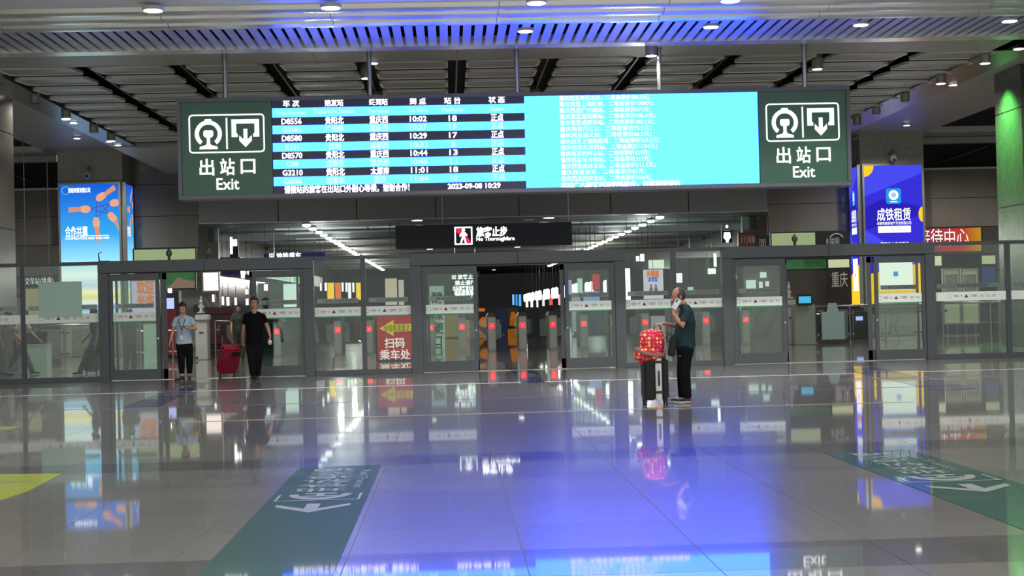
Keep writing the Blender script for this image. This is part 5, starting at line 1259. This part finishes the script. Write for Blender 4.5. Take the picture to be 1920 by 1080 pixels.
        MB().ell(hd+Hm @ Vector((0, -.098*s, -.065*s)), (.023*s, .006*s, .006*s), Hm, n=12, m=8).build('mouth', lip_m, body, smooth=True)
    # ---- hair
    b = MB()
    if hair_kind == 'bald':
        b.ell(hd+Hm @ Vector((0, .036*s, .020*s)), (.088*s, .084*s, .104*s), Hm, n=20, m=14)
        for q in (-1, 1): b.ell(hd+Hm @ Vector((q*.076*s, .012*s, .012*s)), (.014*s, .05*s, .038*s), Hm)
    else:
        b.ell(hd+Hm @ Vector((0, .026*s, .036*s)), (.090*s, .098*s, .100*s), Hm, n=20, m=14)
        b.ell(hd+Hm @ Vector((0, -.030*s, .090*s)), (.070*s, .062*s, .036*s), Hm, n=16, m=10)
        for q in (-1, 1): b.ell(hd+Hm @ Vector((q*.078*s, .0*s, .022*s)), (.014*s, .045*s, .045*s), Hm)
        if hair_kind == 'bun': b.ell(hd+Hm @ Vector((0, .12*s, .02*s)), (.04*s, .04*s, .04*s), Hm); b.ell(hd+Hm @ Vector((0, .03*s, -.03*s)), (.076*s, .066*s, .07*s), Hm)
    b.build('hair', hair, r, remesh=.008, rsm=1)
    # ---- shirt
    if shirt:
        b = MB(); low = hem if hem is not None else hipc-up*.06*s
        T(b, grow=shirt_slack, low=low)
        for q in 'LR':
            e = J['sh'+q].lerp(J['el'+q], sleeve); dd = (J['el'+q]-J['sh'+q]).normalized()
            b.tube([J['sh'+q]-side*(.03*s if q == 'L' else -.03*s)*0, J['sh'+q].lerp(e, .5), e], [.057*s, .059*s, .062*s], side=side, n=14, flat=(False, True))
        b.build('shirt', shirt, r, remesh=.009, rsm=2)
        if collar:
            cb = MB()
            for q in (-1, 1):
                c0 = nk-up*.01; fx_ = fc; sd = side*q
                cb.tube([c0-fc*.055*s+up*.035*s, c0+sd*.062*s+up*.02*s, c0+fc*.075*s+sd*.02*s-up*.02*s, c0+fc*.090*s+sd*.055*s-up*.055*s], [(.010, .018)]*4, side=side, n=8)
            cb.build('collar', collar, r, smooth=True)
    if trousers:
        b = MB(); kf = ankle if ankle is not None else 1.0
        b.tube([hipc+up*.14*s, hipc, hipc-up*.085*s], [((.138 if female else .158)*s, (.106 if female else .112)*s), ((.176 if female else .182)*s, .132*s), (.160*s, .118*s)], side=side, n=20, flat=(True, False))
        for q in 'LR':
            a = J['kn'+q].lerp(J['an'+q], kf)
            b.tube([J['hip'+q], J['hip'+q].lerp(J['kn'+q], .5), J['kn'+q], J['kn'+q].lerp(a, .5), a], [.104*s, .094*s, .080*s, .074*s, (.066 if not female else .052)*s], side=side, n=14, flat=(False, True))
        b.build('trousers', trousers, r, remesh=.010, rsm=2)
    if shoe:
        for q in 'LR':
            f_ = (foot or {}).get(q, fc); f_ = Vector(f_).normalized(); an = J['an'+q]; gz = max(0, an[2]-.075*s)
            sd = f_.cross(Vector((0, 0, 1)))
            a = Vector((an[0], an[1], 0)); zc = gz
            b = MB(); b.tube([a-f_*.045*s+Vector((0, 0, zc+.038)), a+f_*.03*s+Vector((0, 0, zc+.042)), a+f_*.12*s+Vector((0, 0, zc+.036)), a+f_*.17*s+Vector((0, 0, zc+.028))], [(.036*s, .032*s), (.042*s, .036*s), (.044*s, .028*s), (.034*s, .018*s)], side=sd, n=14)
            b.tube([a+Vector((0, 0, zc+.05)), a+Vector((0, 0, zc+.085))], [(.038*s, .046*s), (.040*s, .044*s)], side=sd, n=14)
            sh = b.build('shoe', shoe[0], r, remesh=.006, rsm=2)
            b = MB(); b.tube([a-f_*.055*s+Vector((0, 0, zc+.012)), a+f_*.05*s+Vector((0, 0, zc+.012)), a+f_*.15*s+Vector((0, 0, zc+.012)), a+f_*.19*s+Vector((0, 0, zc+.013))], [(.036*s, .012), (.042*s, .012), (.044*s, .012), (.028*s, .010)], side=sd, n=12)
            b.build('sole', shoe[1], sh, smooth=True)
    return r
def mk(Y, **k): return {n_: P(v[0], v[1], Y+(v[2] if len(v) > 2 else 0)) for n_, v in k.items()}
blk = mat('black_cloth', rgb(13, 13, 16), .95, 0, .15, bump=.3, nscale=30); blk2 = mat('black_shirt_cloth', rgb(9, 9, 11), .95, 0, .15, bump=.3, nscale=25)
shoe_b = mat('black_shoe', rgb(24, 23, 24), .45); sole_b = mat('black_sole', rgb(16, 16, 16), .7)
# woman reading her telephone
Y1 = 32.6; s1 = mat('pale_blue_shirt', rgb(158, 178, 190), .7, bump=.9, nscale=9)
J = mk(Y1, head=(342.3, 577.5, -.03), neck=(342.4, 592, .02), shL=(358.2, 598.5, .02), shR=(329.6, 599.5, .02), elL=(366.6, 616.5, -.03), wrL=(355.5, 616.3, -.27), elR=(324.6, 620.5, .05), wrR=(319.6, 639, .0),
       hipL=(352.6, 645), hipR=(338.2, 645), knL=(355.5, 671.5, -.02), knR=(340.0, 671.5, -.10), anL=(355.3, 704, .02), anR=(341.0, 704.5, -.12))
for q in 'LR': J['an'+q][2] = .085
Hm1 = frame_of((1, 0, 0)) @ Matrix.Rotation(math.radians(-22), 3, 'X').to_3x3()
Hm1 = frame_of((1, 0, 0)) @ Matrix.Rotation(math.radians(24), 3, 'X').to_3x3()
w_ = human('woman in pale blue shirt and black trousers looking at her phone', J, (1, 0, 0), (0, -1, 0), head_m=Hm1, h=1.67, shirt=s1, trousers=blk, shoe=(shoe_b, sole_b),
      female=True, hair_kind='bun', sleeve=.62, hem=P(345.5, 645.5, Y1), ankle=.83, collar=s1, shirt_slack=.020,
      hands={'L': ((-.9, -.35, .15), (0, .4, 1), (0, -1, .3), .55), 'R': ((-.3, -.1, -1), (1, 0, 0), (0, -1, 0), .35)}, foot={'L': (.12, -1, 0), 'R': (-.75, -.75, 0)})
q_ = J['wrL']+Vector((-.10, -.03, .055)); r = thing('phone', q_, 'black phone held in the hand of the woman', 'phone')
MB().box(q_-Vector((.075, .035, .008)), q_+Vector((.075, .035, .008))).build('case', black_m, r, bevel=.003); MB().box(q_+Vector((-.07, -.03, .008)), q_+Vector((.07, .03, .0095))).build('screen', mat('screen_glass', rgb(40, 44, 50), .1), r)
tealr = mat('teal_ribbon', rgb(30, 80, 90), .6); n_ = J['neck']
r = thing('lanyard', n_+Vector((0, -.12, -.2)), 'dark teal lanyard with badge hanging round the neck of the woman', 'lanyard')
b = MB()
for q in (-1, 1): b.tube([n_+Vector((q*.062, .0, -.01)), n_+Vector((q*.066, -.105, -.09)), n_+Vector((q*.025, -.158, -.25)), n_+Vector((0, -.165, -.31))], [(.009, .003)]*4, n=6)
b.tube([n_+Vector((0, -.165, -.31)), n_+Vector((0, -.17, -.42))], [(.006, .003)]*2, n=6); b.build('ribbon', tealr, r)
MB().box(n_+Vector((-.03, -.18, -.52)), n_+Vector((.03, -.174, -.42))).build('badge', mat('badge_card', rgb(200, 205, 208), .3), r, bevel=.002)
# man in black pulling the red suitcase
Y2 = 32.4
J = mk(Y2, head=(476.8, 568.2, 0), neck=(477.2, 585), shL=(493.0, 592.5, .01), shR=(461.5, 592.5, .01), elL=(502.0, 613.5, .02), wrL=(506.6, 631, -.10), elR=(456.6, 617, .06), wrR=(455.6, 640, .16),
       hipL=(485.5, 645), hipR=(469, 645), knL=(484.5, 673.5, -.05), knR=(471.5, 672, -.12), anL=(482.5, 703, .05), anR=(474.5, 704.5, -.12))
for q in 'LR': J['an'+q][2] = .085
human('man in black T-shirt and black trousers walking and pulling a red suitcase', J, (1, 0, 0), (0, -1, 0), h=1.78, skin=skin_b, shirt=blk2, trousers=blk, shoe=(shoe_b, sole_b), sleeve=.60, belly=.03,
      hem=P(477, 644, Y2), shirt_slack=.022, hands={'L': ((.05, -.15, -1), (-1, 0, 0), (0, -1, 0), .6), 'R': ((-.05, .1, -1), (.9, 0, .1), (0, -1, 0), 1.0)}, foot={'L': (.1, -1, 0), 'R': (-.1, -1, 0)})
q_ = J['wrL']+Vector((.0, -.03, -.10)); r = thing('cup', q_, 'small pale cup held in the hand of the man in black', 'cup')
MB().cyl(q_, q_+Vector((0, -.05, -.045)), .036, .040, n=14).build('cup', mat('cup_white', rgb(205, 205, 200), .4), r)
# ---- red suitcase, tilted
red = mat('red_shell', rgb(150, 16, 48), .28, coat=.5, coatr=.1); dkp = mat('dark_plastic', rgb(30, 26, 28), .45)
def suitcase(root_, O, wv, uv, W_, Hh, D, shell, ribs=5, **kw):
    """O bottom centre, wv width axis, uv up axis"""
    wv = Vector(wv).normalized(); uv = Vector(uv).normalized(); dv = wv.cross(uv).normalized()
    def pt(a, b_, c): return O+wv*a+dv*b_+uv*c
    def obox(mb, a0, a1, b0, b1, c0, c1):
        vs = [pt(*p) for p in ((a0,b0,c0),(a1,b0,c0),(a1,b1,c0),(a0,b1,c0),(a0,b0,c1),(a1,b0,c1),(a1,b1,c1),(a0,b1,c1))]
        mb.add(vs, [(0,3,2,1),(4,5,6,7),(0,1,5,4),(1,2,6,5),(2,3,7,6),(3,0,4,7)])
    return pt, obox
wv = Vector((.86, .42, 0)).normalized(); perp = Vector((.42, -.86, 0)).normalized(); uv = (Vector((0, 0, .80))+perp*.60).normalized()
O = G(427.5, 709, 0)+Vector((0, 0, .075)); WS, HS, DS = .43, .68, .27
r = thing('suitcase', Vector((O[0], O[1], 0)), 'red hard shell suitcase tilted on its wheels behind the man in black', 'suitcase')
pt, obox = suitcase(r, O, wv, uv, WS, HS, DS, red)
# outer face looks towards the camera: find sign of depth axis
sg = 1 if pt(0, 1, 0)[1] < pt(0, 0, 0)[1] else -1
b = MB(); obox(b, -WS/2, WS/2, min(0, -sg*DS), max(0, -sg*DS), 0, HS); b.build('shell', red, r, bevel=.035, smooth=False)
f0 = sg*.0 if sg < 0 else 0
yo = 0.0 if sg < 0 else 0.0
for k in range(5):
    x = -WS/2+.08+k*(WS-.16)/4; b = MB(); obox(b, x-.014, x+.014, min(0, sg*.008), max(0, sg*.008), .06, HS*.72); b.build('rib', red, r, bevel=.004)
b = MB(); obox(b, -.02, WS/2-.05, min(0, sg*.012), max(0, sg*.012), HS*.74, HS*.92); b.build('handle_plate', dkp, r, bevel=.008)
b = MB(); obox(b, -WS/2-.004, WS/2+.004, -sg*DS/2-.006, -sg*DS/2+.006, -.003, HS+.004); b.build('zip_band', dkp, r)
for a in (-1, 1):
    for c in (.25, .75):
        w0 = pt(a*(WS/2-.05), -sg*DS*c if c < .5 else -sg*DS*c, -.01)
        if c < .5: w0 = Vector((w0[0], w0[1], .035))
        m_ = MB(); m_.cyl(w0-wv*.014, w0+wv*.014, .035 if c < .5 else .03, n=14); m_.tube([pt(a*(WS/2-.05), -sg*DS*c, .02), w0], [.014, .012], n=8); m_.build('wheel', dkp, r)
hnd = J['wrR']+Vector((.0, .0, -.085))
h0, h1 = pt(-.09, -sg*DS*.5, HS), pt(.09, -sg*DS*.5, HS); t0, t1 = hnd-wv*.09, hnd+wv*.05
MB().cyl(h0, t0, .010, n=8).cyl(h1, t1, .010, n=8).build('pull_bar', steel, r); MB().tube([t0-wv*.02, t1+wv*.02], [.016, .016], n=10).build('grip', dkp, r, smooth=True)
# ---- man with telephone
Y3 = 20.86; teal = mat('dark_teal_cloth', rgb(22, 46, 54), .85, 0, .3, bump=.9, nscale=9)
J = mk(Y3, head=(1271.5, 555.5, 0), neck=(1279.5, 573), shL=(1290, 584, -.17), shR=(1284, 585, .17), elL=(1279.0, 612.0, -.26), wrL=(1263.2, 587.0, -.13), elR=(1268, 612, .18), wrR=(1243.5, 606.5, .04),
       hipL=(1285, 655, -.09), hipR=(1284, 655, .09), knL=(1284, 699, -.10), knR=(1279, 699, .10), anL=(1288.5, 744, -.07), anR=(1280, 744, .12))
for q in 'LR': J['an'+q][2] = .085
Hm3 = frame_of((.25, -.97, .05)) 
Hm3 = frame_of((.12, -.99, 0)) @ Matrix.Rotation(math.radians(14), 3, 'X').to_3x3()
sneak = mat('sneaker_black', rgb(30, 28, 32), .6, noise=.3, nscale=25); sole_w = mat('white_sole', rgb(210, 205, 200), .6)
m3 = human('balding man in dark teal polo shirt phoning beside a black suitcase', J, (0, -1, 0), (-1, 0, 0), head_m=Hm3, h=1.63, skin=skin_b, shirt=teal, trousers=blk, shoe=(sneak, sole_w), hair=hair_g, hair_kind='bald', sleeve=.74, belly=.035,
      hem=P(1285, 654, Y3), vox=.0055, collar=teal, shirt_slack=.022, hands={'L': ((.05, -.05, 1), (.35, .9, 0), (1, 0, .2), .7), 'R': ((-1, -.15, -.12), (0, 0, -1), (0, -1, 0), .5)}, foot={'L': (-1, -.12, 0), 'R': (-1, .05, 0)})
for q in 'LR':
    a = J['an'+q]; b = MB()
    for k in range(4): b.cyl((a[0]-.055-k*.022, a[1]-.03, .078-k*.006), (a[0]-.055-k*.022, a[1]+.03, .078-k*.006), .006, n=6)
    b.ell((a[0]-.075, a[1], .066), (.05, .036, .018)); b.build('laces', mat('lace_grey', rgb(190, 188, 182), .6), m3, smooth=True)
    MB().ell((a[0]+.05, a[1], .045), (.018, .036, .034)).build('heel_patch', mat('heel_red', rgb(190, 30, 50), .5), m3, smooth=True)
q_ = P(1271, 633+0, Y3-.20); c_ = P(1274.5, 667.5, Y3-.21)
text('NAIKE'[:0] or '~', (c_[0], Y3-.215, c_[2]), .05, mat('white_print3', rgb(220, 220, 220), .5), m3, name='embroidery') 
# phone at ear
q_ = J['wrL']+Vector((.035, .005, .125)); ax = Vector((.55, 0, .84)).normalized(); nx = Vector((.0, -1, 0)); sx_ = ax.cross(nx)
r = thing('phone', q_, 'white phone held at the ear of the balding man', 'phone')
vs = []
for a_ in (-.078, .078):
    for b__ in (-.038, .038):
        for c__ in (-.005, .005): vs.append(q_+ax*a_+sx_*b__+nx*c__+Vector((0, -.04, 0)))
MB().add(vs, [(0,1,3,2),(4,6,7,5),(0,4,5,1),(2,3,7,6),(0,2,6,4),(1,5,7,3)]).build('case', mat('phone_white', rgb(205, 212, 218), .25), r, bevel=.003)
cq = q_+ax*.055-sx_*.018+Vector((0, -.046, 0)); MB().ell(cq, (.012, .004, .012)).ell(cq-ax*.026, (.012, .004, .012)).build('camera_lens', black_m, r, smooth=True)
# shoulder bag
bag_m = mat('black_leather', rgb(11, 11, 12), .5, 0, .25, bump=.1, nscale=40)
bt, bb_ = P(1259, 628, Y3-.20), P(1258, 666.5, Y3-.20)
r = thing('shoulder_bag', (bt[0], Y3-.2, bb_[2]), 'black leather shoulder bag hanging at the side of the balding man', 'bag')
b = MB(); x0, x1 = P(1251, 650, Y3-.2)[0], P(1268, 650, Y3-.2)[0]
b.add([(x0-.00, Y3-.13, bb_[2]), (x1-.02, Y3-.13, bb_[2]-.02), (x1-.02, Y3-.25, bb_[2]-.02), (x0, Y3-.25, bb_[2]), (x0+.05, Y3-.15, bt[2]-.01), (x1+.005, Y3-.15, bt[2]+.01), (x1+.005, Y3-.22, bt[2]+.01), (x0+.05, Y3-.22, bt[2]-.01)], [(0,3,2,1),(4,5,6,7),(0,1,5,4),(1,2,6,5),(2,3,7,6),(3,0,4,7)])
b.build('bag_body', bag_m, r, bevel=.018)
MB().tube([(x0+.04, Y3-.2, bt[2]-.12), (x0-.01, Y3-.2, bt[2]-.04), (x0+.02, Y3-.2, bt[2]+.03), (x0+.06, Y3-.2, bt[2])], [.008]*4, n=8).build('handle', bag_m, r, smooth=True)
sp_ = [Vector((x1-.01, Y3-.2, bt[2])), Vector((x1+.03, Y3-.205, bt[2]+.16)), J['elL'].lerp(J['shL'], .35)+Vector((-.04, .05, 0)), J['shL']+Vector((.0, .06, .075)), J['shL']+Vector((.06, .10, .04)), J['shL']+Vector((.12, .12, -.15))]
MB().tube(sp_, [(.012, .004)]*6, n=8, side=(0, 1, 0)).build('strap', bag_m, r, smooth=True)
# ---- black suitcase with silver frame
shell = mat('black_polycarbonate', rgb(22, 21, 20), .5, 0, .3); silver = mat('silver_frame', rgb(190, 192, 192), .3, .8)
a0, a1 = P(1205, 745, Y3)[0], P(1251.5, 745, Y3)[0]; zt_ = P(1228, 670, Y3)[2]; xc = (a0+a1)/2; wS = a1-a0; yd = .36
r = thing('suitcase', (xc, Y3, 0), 'large black hard suitcase with silver middle frame beside the balding man', 'suitcase')
z0 = .065; xs1 = a0+wS*.50; xs2 = a0+wS*.70
MB().box((a0, Y3-yd/2, z0), (xs1, Y3+yd/2, zt_)).build('half_shell', shell, r, bevel=.03)
MB().box((xs2, Y3-yd/2, z0), (a1, Y3+yd/2, zt_)).build('half_shell', shell, r, bevel=.03)
MB().box((xs1-.008, Y3-yd/2-.004, z0-.004), (xs2+.008, Y3+yd/2+.004, zt_+.004)).build('frame_band', silver, r, bevel=.015)
for k in range(3):
    x = a0+.045+k*.045; MB().box((x-.006, Y3-yd/2-.006, z0+.05), (x+.006, Y3-yd/2+.01, zt_-.05)).build('rib', shell, r, bevel=.003)
x = xs2+.05; MB().box((x-.006, Y3-yd/2-.006, z0+.05), (x+.006, Y3-yd/2+.01, zt_-.05)).build('rib', shell, r, bevel=.003)
xm = (xs1+xs2)/2
for zz in (z0+.11, zt_-.06): MB().box((xs1-.02, Y3-yd/2-.014, zz-.018), (xs2+.02, Y3-yd/2, zz+.018)).build('latch', dkp, r, bevel=.004)
MB().tube([(xm+.0, Y3-yd/2-.0, .27), (xm, Y3-yd/2-.028, .30), (xm, Y3-yd/2-.028, .44), (xm, Y3-yd/2, .47)], [.012]*4, n=8).build('side_handle', dkp, r, smooth=True)
for xx in (a0+.03, a1-.03):
    for yy_ in (-.12, .12):
        b = MB(); b.cyl((xx-.012, Y3+yy_, .028), (xx+.012, Y3+yy_, .028), .028, n=14).cyl((xx-.020, Y3+yy_, .05), (xx+.02, Y3+yy_, .05), .02, n=10).cyl((xx, Y3+yy_, .05), (xx, Y3+yy_, .075), .02, n=10); b.build('wheel', dkp, r)
# ---- red bag with dots on top
dots = bpy.data.materials.new('red_dotted_cloth'); dots.use_nodes = True; nt = dots.node_tree; bs = nt.nodes['Principled BSDF']; bs.inputs['Roughness'].default_value = .7
tc = nt.nodes.new('ShaderNodeTexCoord'); vo = nt.nodes.new('ShaderNodeTexVoronoi'); vo.inputs['Scale'].default_value = 19; vo.inputs['Randomness'].default_value = .3
nt.links.new(tc.outputs['Object'], vo.inputs['Vector'])
ra = nt.nodes.new('ShaderNodeValToRGB'); ra.color_ramp.interpolation = 'CONSTANT'; ra.color_ramp.elements[0].color = rgb(240, 225, 120); ra.color_ramp.elements[1].position = .38; ra.color_ramp.elements[1].color = (0, 0, 0, 1)
rb = nt.nodes.new('ShaderNodeValToRGB'); rb.color_ramp.interpolation = 'CONSTANT'; rb.color_ramp.elements[0].color = (0, 0, 0, 1); rb.color_ramp.elements[1].position = .40; rb.color_ramp.elements[1].color = (1, 1, 1, 1)
cs = nt.nodes.new('ShaderNodeSeparateColor'); nt.links.new(vo.outputs['Color'], cs.inputs[0])
rc_ = nt.nodes.new('ShaderNodeValToRGB'); rc_.color_ramp.interpolation = 'CONSTANT'; rc_.color_ramp.elements[0].color = rgb(236, 205, 110); rc_.color_ramp.elements[1].position = .55; rc_.color_ramp.elements[1].color = rgb(225, 95, 130)
nt.links.new(cs.outputs[0], rc_.inputs[0]); nt.links.new(vo.outputs['Distance'], rb.inputs[0])
mx = nt.nodes.new('ShaderNodeMix'); mx.data_type = 'RGBA'; nt.links.new(rb.outputs[0], mx.inputs[0]); nt.links.new(rc_.outputs[0], mx.inputs[6]); mx.inputs[7].default_value = rgb(198, 24, 54)
nt.links.new(mx.outputs[2], bs.inputs['Base Color'])
bc = P(1222, 664, Y3)
r = thing('holdall_bag', (bc[0], Y3, zt_), 'bulging red cloth bag with yellow dots strapped on the black suitcase', 'bag')
b = MB()
def bl_(px, py, rx, rz, ry=.18, dy=0): c = P(px, py, Y3+dy); b.ell(c, (rx/134, ry, rz/134), n=18, m=12)
bl_(1222, 640, 23.5, 24, .17); bl_(1229, 645, 17.5, 27, .17); bl_(1208, 634, 10, 14, .12); bl_(1235, 634, 11, 17, .13); bl_(1212, 663, 24, 15, .20); bl_(1205, 667, 17, 13, .17); bl_(1226, 668, 20, 15, .20); bl_(1213, 676, 17, 9, .17); bl_(1219, 628, 15, 11, .13)
b.build('bag_body', dots, r, remesh=.012, rsm=3)
bp_ = [P(1190, 654, Y3-.10), P(1197, 657, Y3-.20), P(1210, 663, Y3-.225), P(1228, 666, Y3-.225), P(1243, 666, Y3-.18), P(1247.5, 665, Y3-.05)]
MB().tube(bp_, [(.022, .007)]*6, n=8, side=(0, 0, 1)).build('strap', mat('grey_strap', rgb(120, 112, 98), .8), r, smooth=True)
hp = J['wrR']+Vector((-.09, 0, -.02)); c_ = P(1229, 621, Y3)
MB().tube([c_+Vector((-.06, 0, -.03)), Vector((hp[0]-.04, hp[1], hp[2]-.01)), Vector((hp[0]+.05, hp[1], hp[2]-.01)), c_+Vector((.07, 0, -.03))], [.011]*4, n=8).build('carry_handle', dkp, r, smooth=True)

# ---- people behind the glass, left and middle
grey_c = mat('grey_cloth', rgb(110, 108, 102), .8); dgreen = mat('dark_green_cloth', rgb(40, 58, 52), .8); slate = mat('slate_cloth', rgb(62, 72, 78), .8); maroon = mat('maroon_cloth', rgb(90, 26, 38), .8); olive = mat('olive_cloth', rgb(70, 66, 48), .8); offw = mat('offwhite_cloth', rgb(185, 182, 178), .8)
def walker(label, px, Y, h, side, fc, shirt, trous, stride=.28, lean=0, arm=.25, shoe=(shoe_b, sole_b), bun='short'):
    x = P(px, 640, Y)[0]; s = h/1.7; B_ = Vector((x, Y, 0)); fc = Vector(fc).normalized(); side = Vector(side).normalized(); U_ = Vector((0, 0, 1))
    v = lambda a, b__, z: B_+side*a*s+fc*b__*s+U_*z*s
    J = dict(head=v(0, lean+.02, 1.585), neck=v(0, lean, 1.45), shL=v(.17, lean, 1.38), shR=v(-.17, lean, 1.38), elL=v(.22, lean-arm*.5, 1.11), wrL=v(.22, lean-arm*.3, .87), elR=v(-.22, lean+arm*.4, 1.11), wrR=v(-.20, lean+arm, .90),
             hipL=v(.09, 0, .92), hipR=v(-.09, 0, .92), knL=v(.09, stride*.55, .50), knR=v(-.09, -stride*.2, .49), anL=v(.09, stride, .09), anR=v(-.09, -stride, .09))
    return human(label, J, side, fc, h=h, shirt=shirt, trousers=trous, shoe=shoe, vox=.012, detail=True, hair_kind=bun, skin=skin_b)
walker('person in grey clothes bending behind the outer screen at the left edge', 6, 38.2, 1.62, (0, -1, 0), (1, 0, 0), grey_c, grey_c, .1, .12, .3)
walker('person in pale top and slate trousers stepping, behind the left outer screen', 34, 38.8, 1.66, (0, -1, 0), (1, 0, 0), offw, slate, .38, .14, .35)
walker('person in dark green clothes striding behind the first portal post', 181, 37.6, 1.64, (0, -1, 0), (-1, 0, 0), dgreen, dgreen, .42, .05, .3)
walker('person in olive top and maroon trousers seen through the left door leaf', 243, 38.4, 1.60, (1, 0, 0), (0, 1, 0), olive, maroon, .1)
walker('guard in dark green uniform standing behind the man in black', 449, 46.2, 1.70, (1, 0, 0), (0, -1, 0), dgreen, dgreen, .06)
# dark suitcase towed by the striding person
xA = P(172, 690, 37.9)[0]; r = thing('suitcase', (xA, 37.9, 0), 'dark green grey suitcase behind the glass near the first portal post', 'suitcase')
MB().box((xA-.17, 37.8, .06), (xA+.17, 38.05, .62)).build('shell', mat('slate_shell', rgb(56, 66, 64), .4), r, bevel=.03)
for u in (-.12, .12): MB().cyl((xA+u-.01, 37.86, .03), (xA+u+.01, 37.86, .03), .03, n=12).build('wheel', dkp, r)
MB().cyl((xA-.06, 38, .6), (xA-.06, 38, .95), .01).cyl((xA+.06, 38, .6), (xA+.06, 38, .95), .01).cyl((xA-.07, 38, .95), (xA+.07, 38, .95), .014).build('pull_bar', steel, r)
